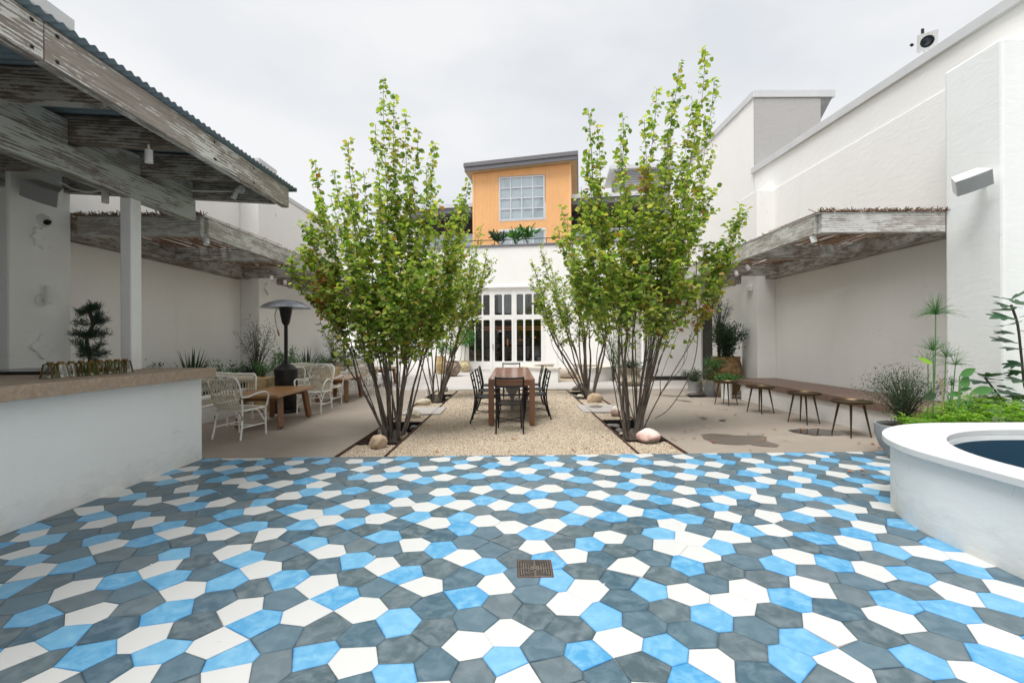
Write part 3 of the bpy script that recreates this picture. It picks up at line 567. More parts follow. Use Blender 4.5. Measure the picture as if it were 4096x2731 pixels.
q = MB().raw(V, Fc).build('corrugated_roof', 'roof_tin', sh, world=True, smooth=True); sd = q.modifiers.new('thick', 'SOLIDIFY'); sd.thickness = .0025
MB().box(-6.6, -2.935, 6.215, 6.235, 3.42, 3.47).build('roof_edge_strip', 'roof_tin', sh, world=True)
cp = one('canopy_column', MB().box(-4.205, -4.075, 4.88, 5.02, 1.0685, 2.929), 'paint_white', 'square white column standing on the bar counter under the canopy', 'column', bevel=.018, seg=3)
def awning(sg, label):
    A = thing('reed_awning', label, 'awning', (sg*5, 11, 2.9)); xo = 4.17*sg; xi = 5.99*sg; zb, zt = 2.80, 3.055; zm = (zb+zt)/2; Ye = 16.8
    beam('front_board', (xo, 6.15, zm), (sg*5.825, 6.15, zm), .09, zt-zb, 'timber_pale', A)
    beam('side_board', (xo+sg*.0, 6.2, zm), (xo, 11.4, zm), .09, zt-zb, 'timber_pale', A); beam('side_board', (xo, 11.41, zm), (xo, Ye, zm), .09, zt-zb, 'timber_pale', A)
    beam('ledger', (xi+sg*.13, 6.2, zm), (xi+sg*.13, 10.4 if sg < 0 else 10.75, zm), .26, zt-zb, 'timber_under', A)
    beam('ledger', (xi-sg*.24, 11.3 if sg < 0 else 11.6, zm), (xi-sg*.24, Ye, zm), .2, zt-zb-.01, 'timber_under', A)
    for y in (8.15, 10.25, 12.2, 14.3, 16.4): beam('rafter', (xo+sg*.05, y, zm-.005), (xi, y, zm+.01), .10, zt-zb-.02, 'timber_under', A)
    MB().box(min(xo-.05, sg*5.82), max(xo+.05, sg*5.82), 6.1, 6.16, zt+.002, zt+.01).build('drip_edge', 'metal_coping', A, world=True)
    MB().box(xo-.05, xo+.05, 6.165, Ye, zt+.002, zt+.01).build('drip_edge', 'metal_coping', A, world=True)
    # reeds: run across, loosely laid, with gaps of light
    m = MB(); rq = random.Random(11+sg)
    y = 6.12
    x0, x1 = min(xo-sg*.04, xi+sg*.22), max(xo-sg*.04, xi+sg*.22)
    x = x0
    while x < x1:
        yy = 6.05+rq.uniform(-.03, .1)
        while yy < Ye:
            L = rq.uniform(1.2, 2.6); e = min(yy+L, Ye+.05); dx = rq.uniform(-.05, .05)
            m.bar((x+rq.uniform(-.01, .01), yy, zt+.022+rq.uniform(-.008, .014)), (x+dx, e, zt+.022+rq.uniform(-.008, .014)), .0075, .006); yy = e+rq.uniform(-.12, .01)
        x += rq.uniform(.009, .013)
    for k in range(230):   # straggling ends over the front board
        x = rq.uniform(x0, x1); a = rq.uniform(-.9, .9); L = rq.uniform(.05, .16)
        m.bar((x, 6.12+rq.uniform(-.03, .05), zt+.02), (x+math.sin(a)*L*1.2, 6.10-rq.uniform(-.05, .05), zt+.03+abs(math.cos(a))*L*.32), .007, .006)
    for k in range(60):
        y = rq.uniform(6.2, Ye); m.bar((xo, y, zt+.02), (xo-sg*rq.uniform(.02, .07), y+rq.uniform(-.1, .1), zt+rq.uniform(.02, .06)), .006, .006)
    q = m.build('reeds', 'reed', A, world=True); q['kind'] = 'stuff'
    return A
awning(-1, 'left weathered awning frame topped with brown reeds above the rattan seating')
awning(1, 'right weathered awning frame topped with brown reeds above the long bench')
# ================================================================ BAR COUNTER
bc = thing('bar_counter', 'white rendered bar counter with a thick wooden top', 'counter', (-3.8, 3, 0))
MB().box(-5.3, -3.64, -3, 5.34, -.1, .958).build('counter_base', 'stucco_smooth', bc, world=True, bevel=.012)
MB().box(-5.6, -3.5, -3, 5.385, .96, 1.068).build('counter_top', 'wood_counter', bc, world=True, bevel=.004)
one('tray', MB().box(-5.25, -4.25, 4.3, 4.95, 1.069, 1.10), 'plastic_black', 'flat black tray on the bar counter next to the brass lanterns', 'tray', bevel=.006)
# ================================================================ RIGHT BENCH
bn = thing('wall_bench', 'long built-in bench with brown wooden seat along the right wall', 'bench', (5.4, 8, 0))
MB().box(5.24, XW-.03, 5.55, 10.42, -.1, .348).build('bench_base', 'stucco_white', bn, world=True, bevel=.012)
MB().box(5.19, XW-.032, 5.55, 10.78, .35, .465).build('bench_seat', 'wood_bench', bn, world=True, bevel=.005)
# ================================================================ PLANTER WALL, LEFT
one('planter_wall', MB().box(-5.38, -5.2, 6.5, 16.6, -.1, .45), 'stucco_white', 'low white planter wall behind the rattan sofas', 'planter', bevel=.01)
tag(MB().box(-XW, -5.38, 6.5, 16.6, -.1, .40).build('planting_soil', 'soil'), kind='structure')
# ================================================================ ROUND-ENDED POOL
def dshape(x, yf, r, c, x1=6.6, y0=.4, n=26):
    cx, cy = c; pts = [(x, y0)]
    for k in range(n+1): a = math.pi - (math.pi/2)*k/n; pts.append((cx+r*math.cos(a), cy+r*math.sin(a)))
    pts.append((x1, yf)); return pts
outer = dshape(2.84, 4.28, 1.21, (4.05, 3.07)); inner = dshape(3.10, 3.94, 1.15, (4.25, 2.79)); base = dshape(2.89, 4.22, 1.15, (4.04, 3.07)); nav = dshape(3.102, 3.938, 1.15, (4.252, 2.788)); nvo = dshape(3.104, 3.936, 1.15, (4.254, 2.786))
def ring(o, i, z0, z1):
    n = len(o); V = [(x, y, z) for z in (z0, z1) for x, y in o] + [(x, y, z) for z in (z0, z1) for x, y in i]; Fc = []
    for k in range(n-1):
        Fc += [(k, k+1, n+k+1, n+k), (2*n+k+1, 2*n+k, 3*n+k, 3*n+k+1), (n+k, n+k+1, 3*n+k+1, 3*n+k), (k+1, k, 2*n+k, 2*n+k+1)]
    Fc += [(0, n, 3*n, 2*n), (n-1, 3*n-1, 4*n-1, 2*n-1)]
    return MB().raw(V, Fc)
pool = thing('raised_pool', 'raised white pool with a rounded end and navy interior', 'pool', (3.6, 3, 0))
ring(base, nav, -.1, .528).build('pool_wall', 'stucco_smooth', pool, world=True, smooth=True)
ring(outer, inner, .53, .578).build('pool_rim', 'rim_paint', pool, world=True, smooth=True, bevel=.004)
nv2 = dshape(3.112, 3.928, 1.15, (4.262, 2.778)); ring(nvo, nv2, .0, .488).build('pool_lining', 'navy_paint', pool, world=True, smooth=True)
MB().prism(nvo+[(6.6, .4)], -.05, .09).build('pool_floor', 'navy_paint', pool, world=True)
# ================================================================ BACK BUILDING (yawed a little)
TH = -math.atan(.15); B0 = Vector((0, 20.45, 0))
rb = thing('restaurant_building', 'white two storey building front with tall glazed doors at the far end', 'building', B0, TH)
m = MB(); zt = 5.62; D = .35
m.box(-9.5, -5.55, 0, D, -.3, zt).box(-5.55, -4.6, 0, D, -.3, 1.15).box(-5.55, -4.6, 0, D, 2.95, zt).box(-4.6, -2.12, 0, D, -.3, zt).box(-2.12, 1.52, 0, D, 3.74, zt).box(1.52, 8.6, 0, D, -.3, zt)
m.build('wall', 'stucco_white', rb)
MB().box(-9.5, 8.6, -.05, .45, zt, zt+.1).build('coping', 'metal_coping_grey', rb, bevel=.01)
MB().box(1.9, 2.04, -.03, .0, 0, 4.6).build('pilaster_strip', 'stucco_white', rb); MB().box(-4.3, -4.16, -.03, 0, 0, 4.6).build('pilaster_strip', 'stucco_white', rb)
MB().box(-2.3, 1.7, -.08, .0, 3.78, 3.83).build('head_trim', 'paint_door', rb)
df = MB()
U = [(-2.0, -1.74), (-1.685, -1.39), (-1.32, -1.02), (-.796, -.446), (-.365, -.015), (.21, .513), (.594, .906), (.98, 1.305)]
rows = [(.465, 2.34), (2.56, 3.48)]
y0, y1 = .02, .12
xs = [-2.12]+[v for u in U for v in u]+[1.52]
for i in range(0, len(xs), 2): df.box(xs[i]+.0, xs[i+1], y0, y1, 0.0, 3.74)
for a, b in U:
    for z0, z1 in ((0, .465), (2.34, 2.56), (3.48, 3.74)): df.box(a, b, y0+.004, y1-.004, z0, z1)
dr = df.build('door_frame', 'paint_door', rb, bevel=.008)
m = MB()
for a, b in ((-2.02, -1.0), (-.84, -.02), (.14, 1.32)): MB().box(a, b, y0-.012, y0-.001, .08, .36).build('door_panel', 'paint_door', dr, bevel=.006)
m = MB()
for u in (-.92, .06): MB().box(u-.02, u+.02, -.005, y0-.001, .0, 2.45).build('door_stile', 'paint_door', dr)
m = MB()
for a, b in U:        # rounded inner corners
    for z0, z1 in rows:
        for cx, sx in ((a, 1), (b, -1)):
            for cz, sz in ((z0, 1), (z1, -1)): m.hexa([(cx, y0+.003, cz), (cx+sx*.05, y0+.003, cz), (cx+sx*.015, y0+.003, cz+sz*.015), (cx, y0+.003, cz+sz*.05), (cx, y1-.01, cz), (cx+sx*.05, y1-.01, cz), (cx+sx*.015, y1-.01, cz+sz*.015), (cx, y1-.01, cz+sz*.05)])
m.build('corner_fillet', 'paint_door', dr)['kind'] = 'stuff'
for a, b in U:
    for z0, z1 in rows: MB().box(a-.004, b+.004, .065, .073, z0-.004, z1+.004).build('pane', 'glass_window', dr)
MB().tube([(-.86, 0, 1.0), (-.86, -.05, 1.03), (-.86, -.05, 1.2), (-.86, 0, 1.23)], .012, 6).build('handle', 'metal_black', dr)
wf = MB()
for a, b in ((-5.55, -5.49), (-5.10, -5.05), (-4.66, -4.6)): wf.box(a, b, .1, .18, 1.15, 2.95)
for z in (1.15, 1.72, 2.30, 2.89): wf.box(-5.55, -4.6, .11, .17, z, z+.06)
wfo = wf.build('window_frame', 'paint_door', rb); MB().box(-5.55, -4.6, .135, .142, 1.16, 2.94).build('pane', 'glass_window', wfo)
# interior room seen through the glass
rm = MB(); 
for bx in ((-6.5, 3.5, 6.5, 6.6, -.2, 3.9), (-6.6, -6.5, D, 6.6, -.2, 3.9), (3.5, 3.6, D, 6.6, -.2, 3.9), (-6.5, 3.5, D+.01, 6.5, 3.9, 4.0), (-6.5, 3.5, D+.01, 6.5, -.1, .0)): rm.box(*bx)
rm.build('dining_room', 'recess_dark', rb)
for bx in ((-2.6, 1.1, 5.2, 5.26, 2.02, 2.05), (-2.4, .9, 5.2, 5.26, 2.16, 2.185), (-1.35, -1.27, 5.4, 5.5, .9, 1.5), (-1.1, -1.05, 5.4, 5.5, 1.1, 1.5), (-.5, -.2, 5.4, 5.5, 1.42, 1.45), (-5.2, -4.9, 4.4, 4.5, 1.0, 1.1), (.38, .55, 5.4, 5.5, 1.55, 1.62)): MB().box(*bx).build('warm_lamp', 'lamp_warm', rb)
for u in (-1.85, 1.0): MB().tube(smooth_path([(u-.2, 1.1, 0), (u-.2, 1.1, .6), (u-.12, 1.1, .9), (u, 1.1, .96), (u+.12, 1.1, .9), (u+.2, 1.1, .6), (u+.2, 1.1, 0)], 4), .016, 6).tube(smooth_path([(u-.1, 1.1, .45), (u-.08, 1.1, .75), (u, 1.1, .83), (u+.08, 1.1, .75), (u+.1, 1.1, .45)], 4), .012, 6).box(u-.2, u+.2, 1.1, 1.5, .43, .46).build('bentwood_chair', 'wood_lounge', rb)
# terrace rail and plants
tr_ = thing('terrace_railing', 'thin black railing on the roof terrace in front of the orange tower', 'railing', B0, TH)
m = MB(); m.box(-3.2, 3.4, .6, .63, 6.06, 6.09)
for u in (-3.2, -1.55, 1.5, 3.37, -.9): m.box(u, u+.03, .6, .63, 5.72, 6.06)
m.build('rail', 'metal_black', tr_)
# orange tower, own yaw
O0 = Vector((.6, 28.0, 0)); ot = thing('orange_tower', 'orange corrugated tower with a big gridded window and grey sloping roof', 'building', O0, TH)
w0, w1, zb = -3.02, 3.02, 5.0
wa, wb = -1.40, 1.50
zt0 = lambda u: 11.86 + (u-w0)/(w1-w0)*.27
m = MB(); pit = .085
def corr(m, u0, u1, za, zb_):   # vertical ribs
    u = u0
    while u < u1-1e-6:
        e = min(u+pit, u1); t0 = zb_(u) if callable(zb_) else zb_; t1 = zb_(e) if callable(zb_) else zb_; mid = (u+e)/2; tm = (t0+t1)/2
        m.raw([(u, 0, za), (u+.02, 0, za), (u+.034, -.018, za), (e-.006, -.018, za), (e, 0, za), (u, 0, t0), (u+.02, 0, t0), (u+.034, -.018, tm), (e-.006, -.018, t1), (e, 0, t1)], [(0, 1, 6, 5), (1, 2, 7, 6), (2, 3, 8, 7), (3, 4, 9, 8)]); u = e
corr(m, w0, wa, zb, zt0); corr(m, wb, w1, zb, zt0); corr(m, wa, wb, 11.55, zt0); corr(m, wa, wb, 8.28, 8.78)
m.build('corrugated_cladding', 'orange_tin', ot)
MB().hexa([(w1+.0, .0, zb), (w1+.02, .0, zb), (w1+.02, 6, zb), (w1, 6, zb), (w1, 0, zt0(w1)), (w1+.02, 0, zt0(w1)), (w1+.02, 6, zt0(w1)), (w1, 6, zt0(w1))]).build('side_cladding', 'orange_tin', ot)
MB().box(w0-.03, w0+.1, -.04, -.02, zb, 11.8).build('corner_trim', 'orange_tin', ot); MB().box(w1-.1, w1+.03, -.04, -.02, zb, 12.12).build('corner_trim', 'orange_tin', ot)
a, b_ = w0-.42, w1+.42
MB().hexa([(a, -.5, 11.83), (b_, -.5, 12.14), (b_, 7, 12.14), (a, 7, 11.83), (a, -.5, 12.07), (b_, -.5, 12.38), (b_, 7, 12.38), (a, 7, 12.07)]).build('roof_fascia', 'metal_coping_grey', ot, bevel=.01)
MB().hexa([(a-.05, -.56, 12.08), (b_+.05, -.56, 12.39), (b_+.05, 7, 12.39), (a-.05, 7, 12.08), (a-.05, -.56, 12.33), (b_+.05, -.56, 12.64), (b_+.05, 7, 12.64), (a-.05, 7, 12.33)]).build('roof', 'metal_coping_grey', ot, bevel=.01)
MB().hexa([(a+.02, -.45, 11.79), (b_-.02, -.45, 12.10), (b_-.02, 7, 12.10), (a+.02, 7, 11.79), (a+.02, -.45, 11.825), (b_-.02, -.45, 12.135), (b_-.02, 7, 12.135), (a+.02, 7, 11.825)]).build('soffit', 'soffit', ot)
def grid(par, u0, u1, z0, z1, nu, nz, name='window', fw=.09, y=-.0):
    f = MB(); du = (u1-u0)/nu; dz = (z1-z0)/nz
    for i in range(nu+1): w_ = fw*(1. if i in (0, nu) else .8); f.box(u0+i*du-w_/2, u0+i*du+w_/2, y-.05, y+.05, z0, z1)
    for j in range(nz+1): w_ = fw*(1. if j in (0, nz) else .8); f.box(u0-fw/2, u1+fw/2, y-.045, y+.045, z0+j*dz-w_/2, z0+j*dz+w_/2)
    fo = f.build(name, 'alu', par)
    for i in range(nu):
        for j in range(nz): MB().box(u0+i*du+.03, u0+(i+1)*du-.03, y+.01, y+.02, z0+j*dz+.03, z0+(j+1)*dz-.03).build('pane', 'glass_sky', fo)
    return fo
grid(ot, wa+.08, wb-.08, 8.86, 11.46, 4, 4); grid(ot, wa+.08, wb-.08, 6.4, 8.16, 4, 2, y=.12)
for s_, (a, b_, z, dpt, lb) in {-1: (-7.5, w0-.03, 10.05, .9, 'left'), 1: (w1+.03, 7.6, 10.25, .9, 'right')}.items():
    h = thing('terrace_block', f'flat roofed dark recessed block to the {lb} of the orange tower', 'building', O0, TH)
    MB().box(a, b_, .55, 7, z-.46, z-.12).build('roof_fascia', 'metal_coping_grey', h, bevel=.01); MB().box(a, b_, .45, 7, z-.119, z+.12).build('roof', 'metal_coping', h)
    MB().box(a, b_, 2.2, 2.3, 5, z-.47).build('recess_wall', 'recess_dark', h)
    grid(h, a+.3, b_-.35, 6.5, 8.5, 4, 2, y=1.9)
# neighbour with grey ribbed cladding behind the right tree
g = thing('neighbour_house', 'grey ribbed clad house behind the taller right tree', 'building', (8.6, 30, 0), -.1)
m = MB(); z = 4.
while z < 12.6: m.box(-1.6, 1.8, -.03, 3, z, z+.1); m.box(-1.6, 1.8, 0, 3, z+.1, z+.16); z += .16
m.build('ribbed_cladding', 'siding_grey', g); MB().box(-2.1, 2.2, -.4, 3.4, 12.62, 12.85).build('roof', 'metal_coping', g)
# wall fixtures
cd = thing('conduit', 'thin white electrical conduit with a junction box on the right wall', 'pipe', (XW-.05, 11.6, 4))
p = FY(3005, 770, 11.65); m = MB().tube([(XW-.06, 11.65, 3.06), (XW-.06, 11.65, 5.1), (XW-.06, 11.6, 5.16), (XW-.06, 11.1, 5.2)], .013, 6)
m.build('tube', 'paint_white', cd, world=True, smooth=True); MB().box(XW-.09, XW-.03, 11.59, 11.71, 4.35, 4.47).build('junction_box', 'paint_white', cd, world=True, bevel=.006)
# ================================================================ LONG DINING TABLE AND BLACK CHAIRS
dt = thing('dining_table', 'long slatted brown wood dining table standing on the gravel', 'table', (-.01, 9.05, 0)); TL, TW = 3.3, .76
y = -TL/2; n = 0
while y < TL/2-.01:
    e = min(y+.1335, TL/2); MB().box(-TW/2+.03, TW/2-.03, y+.0015, e-.0015, .722, .75).build('plank', 'wood_dining', dt, bevel=.0015) if False else None
    m = MB().box(-(TW/2-.03), TW/2-.03, -(e-y)/2+.0015, (e-y)/2-.0015, -.014, .014); q = m.build('plank', 'wood_dining', dt, loc=(0, (y+e)/2, .736), bevel=.002); y = e
for s_ in (-1, 1): q = MB().box(-TL/2, TL/2, -.014, .014, -.014, .0145).build('edge_board', 'wood_dining', dt, loc=(s_*(TW/2-.015), 0, .736), rz=R(90), bevel=.003)
m = MB(); 
for s_ in (-1, 1): m.box(s_*(TW/2-.02)-.012, s_*(TW/2-.02)+.012, -TL/2+.1, TL/2-.1, .64, .72)
m.box(-TW/2+.09, TW/2-.09, -TL/2+.012, -TL/2+.035, .64, .721).box(-TW/2+.09, TW/2-.09, TL/2-.035, TL/2-.012, .64, .721); m.build('apron', 'wood_dining_leg', dt)
for sx in (-1, 1):
    for sy in (-1, 1): MB().box(-.36, .36, -.045, .045, -.045, .045).build('leg', 'wood_dining_leg', dt, loc=(sx*(TW/2-.046), sy*(TL/2-.046), .3605), rot=(0, R(90), 0), bevel=.004)
def black_chair():
    t = thing('dining_chair', 'x', 'chair')
    for s_ in (-1, 1):
        MB().tube(smooth_path([(s_*.205, -.26, 0), (s_*.20, -.20, .22), (s_*.20, -.175, .44), (s_*.205, -.20, .62), (s_*.21, -.25, .845)], 4), [.0135]*16+[.012], 6).build('leg', 'metal_black', t, smooth=True)
        MB().tube(smooth_path([(s_*.185, .22, 0), (s_*.175, .19, .2), (s_*.175, .18, .42)], 4), .012, 6).build('leg', 'metal_black', t, smooth=True)
    m = MB(); 
    for i in range(12): x = -.165+i*.03; m.box(x-.011, x+.011, -.17, .19, .428, .434)
    m.build('seat_slats', 'metal_black', t)
    m = MB().tube(smooth_path([(-.2, -.15, .43), (-.205, 0, .43), (-.19, .17, .43), (-.15, .205, .43), (0, .212, .43), (.15, .205, .43), (.19, .17, .43), (.205, 0, .43), (.2, -.15, .43), (.14, -.185, .43), (-.14, -.185, .43), (-.2, -.15, .43)], 3), .0125, 6)
    m.build('seat_frame', 'metal_black', t, smooth=True)
    for z, y in ((.825, -.243), (.70, -.216), (.575, -.19)):
        m = MB(); P_ = [(-.2, y, z), (-.1, y-.018, z-.004), (0, y-.024, z-.006), (.1, y-.018, z-.004), (.2, y, z)]
        for a, b in zip(P_, P_[1:]): m.bar(a, b, .008, .03)
        m.build('back_rail', 'metal_black', t)
    m = MB().tube([(-.198, -.215, .16), (.178, .20, .17)], .006, 5).tube([(.198, -.215, .16), (-.178, .20, .17)], .006, 5); m.build('stretcher', 'metal_black', t)
    return t
c0 = black_chair(); G = 'black metal chairs around the long dining table'
spots = [(-.04, 7.03, 0, 'black metal chair at the near end of the dining table, its back to the camera'), (-.45, 7.84, -90, 'nearest black metal chair on the left side of the dining table'), (-.45, 8.85, -92, 'middle black metal chair on the left side of the dining table'), (-.46, 9.85, -89, 'farthest black metal chair on the left side of the dining table'),
 (.42, 8.2, 91, 'nearest black metal chair on the right side of the dining table'), (.43, 9.05, 88, 'middle black metal chair on the right side of the dining table'), (.42, 9.95, 90, 'farthest black metal chair on the right side of the dining table'), (-.02, 11.05, 180, 'black metal chair at the far end of the dining table, facing the camera')]
for i, (x, y, a, l) in enumerate(spots):
    z = -.012
    if i == 0: c0.location = (x, y, z); c0.rotation_euler.z = R(a); tag(c0, l, None, G)
    else: dup(c0, (x, y, z), R(a), l, G)
fs = thing('concrete_stand', 'grey concrete inverted cone stand on a post under the dining table', 'stand', (0, 9.0, -.01))
MB().lathe([(.035, .24), (.19, .46), (.195, .50), (.0, .50)], (0, 0, 0), 4).build('cone', 'concrete_pot', fs, rz=R(45)); MB().box(-.035, .035, -.035, .035, 0, .25).build('post', 'concrete_pot', fs)
# ================================================================ RATTAN ARMCHAIRS AND SOFAS
def wraps(m, pts, r=.0155, L=.03):
    for p, d in pts:
        p = Vector(p); d = Vector(d).normalized(); m.tube([p-d*L, p+d*L], r, 7)
def armchair():
    t = thing('rattan_armchair', 'x', 'chair')
    fr = smooth_path([(-.235, -.25, 0), (-.225, -.21, .2), (-.22, -.195, .42), (-.245, -.24, .62), (-.255, -.29, .78), (-.225, -.32, .865), (-.15, -.325, .885), (-.07, -.33, .862), (0, -.335, .855), (.07, -.33, .862), (.15, -.325, .885), (.225, -.32, .865), (.255, -.29, .78), (.245, -.24, .62), (.22, -.195, .42), (.225, -.21, .2), (.235, -.25, 0)], 4)
    MB().tube(fr, .014, 7).build('frame', 'rattan_white', t, smooth=True)
    for s_ in (-1, 1):
        MB().tube(smooth_path([(s_*.245, -.235, .60), (s_*.27, -.14, .60), (s_*.30, -.02, .635), (s_*.315, .12, .645), (s_*.305, .20, .60), (s_*.275, .225, .50), (s_*.25, .225, .42)], 5), .0135, 7).build('armrest', 'rattan_white', t, smooth=True)
        MB().tube([(s_*.235, .235, 0), (s_*.235, .225, .2), (s_*.24, .22, .42)], .014, 7).build('leg', 'rattan_white', t, smooth=True)
    m = MB()
    m.tube([(-.245, .235, .41), (.245, .235, .41)], .014, 7).tube([(-.225, -.2, .40), (.225, -.2, .40)], .013, 7).tube([(-.24, .23, .41), (-.225, -.2, .40)], .013, 7).tube([(.24, .23, .41), (.225, -.2, .40)], .013, 7)
    for s_ in (-1, 1): m.tube([(s_*.232, .232, .17), (s_*.228, -.215, .17)], .0095, 6).tube(smooth_path([(s_*.236, .235, .22), (s_*.20, .236, .35), (s_*.10, .236, .40)], 4), .010, 6).tube(smooth_path([(s_*.23, .20, .22), (s_*.23, .1, .36), (s_*.23, .0, .40)], 4), .010, 6).tube(smooth_path([(s_*.226, -.215, .2), (s_*.19, -.205, .33), (s_*.1, -.2, .39)], 4), .010, 6)
    m.tube([(-.23, .01, .17), (.23, .01, .17)], .0095, 6); m.build('seat_frame', 'rattan_white', t, smooth=True)
    m = MB()
    for i in range(17): y = -.19+i*.0258; sag = -.012*math.sin(math.pi*i/16); m.tube([(-.23, y, .412+sag), (0, y, .404+sag), (.23, y, .412+sag)], .0055, 4, False)
    for i in range(9):           # ribs with loops into the crest rail
        x = -.2+i*.05; tz = .85 if abs(x) < .19 else .80
        m.tube([(x*.8, -.185, .39), (x*.95, -.24, .50), (x, -.272, .60), (x*1.04-.012, -.305, .74), (x*1.08-.02, -.33, tz)], .0052, 4, False)
        m.tube([(x*1.0, -.275, .60), (x*1.04+.012, -.307, .74), (x*1.08+.022, -.33, tz)], .0052, 4, False)
        m.tube([(x*.8+.02, -.19, .40), (x*.95+.022, -.243, .50), (x+.022, -.275, .60)], .0052, 4, False)
    for z, y, r_ in ((.625, -.283, .0075), (.605, -.277, .0075), (.50, -.243, .0065), (.475, -.235, .0065), (.45, -.225, .0065), (.425, -.212, .0065)): m.tube(smooth_path([(-.235, y+.03, z), (-.12, y-.004, z), (0, y-.012, z), (.12, y-.004, z), (.235, y+.03, z)], 3), r_, 4, False)
    m.build('wicker', 'rattan_natural', t)
    m = MB(); wraps(m, [((s_*.235, .225, .30), (0, 0, 1)) for s_ in (-1, 1)]+[((s_*.2225, -.203, .30), (0, .04, 1)) for s_ in (-1, 1)]+[((s_*.24, -.235, .60), (0, -.2, 1)) for s_ in (-1, 1)]+[((x, -.328, .868+abs(x)*.08), (1, 0, 0)) for x in (-.07, .07)]+[((s_*.245, .225, .43), (0, 0, 1)) for s_ in (-1, 1)], .0165, .032)
    m.build('binding', 'rattan_wrap', t); return t
a0 = armchair(); G = 'white rattan armchairs at the low wooden tables'
sp = [(-3.96, 6.62, -12, 'white rattan armchair nearest the bar counter, its back to the camera'), (-3.87, 8.93, 176, 'white rattan armchair facing the camera beside the patio heater'), (-4.0, 9.78, -4, 'white rattan armchair pushed up to the near end of the middle low table'),
 (-3.98, 11.95, 178, 'white rattan armchair facing the camera at the far end of the middle low table'), (-4.05, 13.1, 2, 'white rattan armchair with its back to the camera at the farthest low table'), (-4.1, 15.4, 182, 'farthest white rattan armchair, facing the camera beyond the third low table')]
for i, (x, y, a, l) in enumerate(sp):
    if i == 0: a0.location = (x, y, 0); a0.rotation_euler.z = R(a); tag(a0, l, None, G)
    else: dup(a0, (x, y, 0), R(a), l, G)
def sofa():
    t = thing('rattan_sofa', 'x', 'sofa')   # faces +X, length along Y
    H = .75; U = smooth_path([(.33, -H, 0), (.0, -H-.0, 0), (-.2, -H+.06, 0), (-.31, -H+.25, 0), (-.34, 0, 0), (-.31, H-.25, 0), (-.2, H-.06, 0), (.0, H, 0), (.33, H, 0)], 7)
    top = [Vector((p.x-.06*(1 if p.x < .1 else .3), p.y*1.06, .80+.04*max(0, -p.x)/.34)) for p in U]; bot = [Vector((p.x, p.y, .40)) for p in U]
    MB().tube([Vector((.335, -H*1.06, .44)), Vector((.35, -H*1.06, .74))]+top+[Vector((.35, H*1.06, .74)), Vector((.335, H*1.06, .44))], .017, 7).build('top_rail', 'rattan_white', t, smooth=True)
    m = MB(); n = len(U)
    V = []; 
    for k in range(n):
        for f in (.62, .8, 1.0): p = bot[k].lerp(top[k], f); V.append(p)
    Fc = []
    for k in range(n-1):
        for j in range(2): Fc.append((3*k+j, 3*k+j+1, 3*k+4+j, 3*k+3+j))
    q = MB().raw(V, Fc).build('woven_band', 'rattan_natural', t, smooth=True); sd = q.modifiers.new('thick', 'SOLIDIFY'); sd.thickness = .008
    for k in range(n):
        m.tube([bot[k], bot[k].lerp(top[k], .5)+Vector((-.004, 0, 0)), top[k]], .0065, 4, False)
    for f in (.3, .36): m.tube([bot[k].lerp(top[k], f) for k in range(n)], .006, 4, False)
    for i in range(26): y = -.72+i*.0576; m.tube([(-.3, y, .405), (.32, y, .405)], .007, 4, False)
    m.build('wicker', 'rattan_natural', t)
    m = MB().tube([(.33, -H, .40), (.33, H, .40)], .018, 7).tube(bot, .015, 6)
    for y in (-.72, 0, .72):
        m.tube(smooth_path([(.32, y-.02, .1), (.32, y+(-.1 if y > 0 else .1), .33), (.32, y+(-.22 if y > 0 else .22), .39)], 4), .011, 6)
    m.tube([(.3, -.72, .16), (-.25, -.68, .16)], .011, 6).tube([(.3, .72, .16), (-.25, .68, .16)], .011, 6)
    m.build('seat_frame', 'rattan_white', t, smooth=True)
    for x, y in ((.32, -.73), (.32, 0), (.32, .73), (-.26, -.68), (-.26, .68)): MB().tube([(x, y, 0), (x, y, .4)], .017, 7).build('leg', 'rattan_white', t, smooth=True)
    return t
s0 = sofa(); G = 'rattan sofas along the left planter wall'
for i, (x, y, l) in enumerate([(-4.97, 7.42, 'curved rattan sofa nearest the bar, partly behind the counter end'), (-4.97, 10.95, 'curved rattan sofa behind the patio heater, second from the bar'), (-4.97, 14.1, 'farthest curved rattan sofa along the left wall')]):
    if i == 0: s0.location = (x, y, 0); tag(s0, l, None, G)
    else: dup(s0, (x, y, 0), 0, l, G)
def lounge_table():
    t = thing('low_table', 'x', 'table'); L, W = 1.56, .76
    for i in range(4): x = -W/2+W/4*(i+.5); MB().box(-L/2, L/2, -W/8+.001, W/8-.001, -.019, .019).build('board', 'wood_lounge', t, loc=(x, 0, .531), rz=R(90), bevel=.002)
    for sx in (-1, 1):
        for sy in (-1, 1): q = beam('leg', (sx*(W/2-.10), sy*(L/2-.30), .505), (sx*(W/2-.05), sy*(L/2-.22), .02), .085, .075, 'wood_lounge_leg', None, .004); q.parent = t; MB().lathe([(.018, 0), (.018, .02)], (0, 0, 0), 8).build('foot', 'metal_dark', q, loc=(.245, 0, 0), rot=(0, R(90), 0))
    m = MB().box(-W/2+.13, W/2-.13, -L/2+.27, -L/2+.30, .43, .511).box(-W/2+.13, W/2-.13, L/2-.30, L/2-.27, .43, .511).box(-.02, .02, -L/2+.3, L/2-.3, .43, .511); m.build('apron', 'wood_lounge_leg', t); return t
t0 = lounge_table(); G = 'low wooden tables between the rattan chairs'
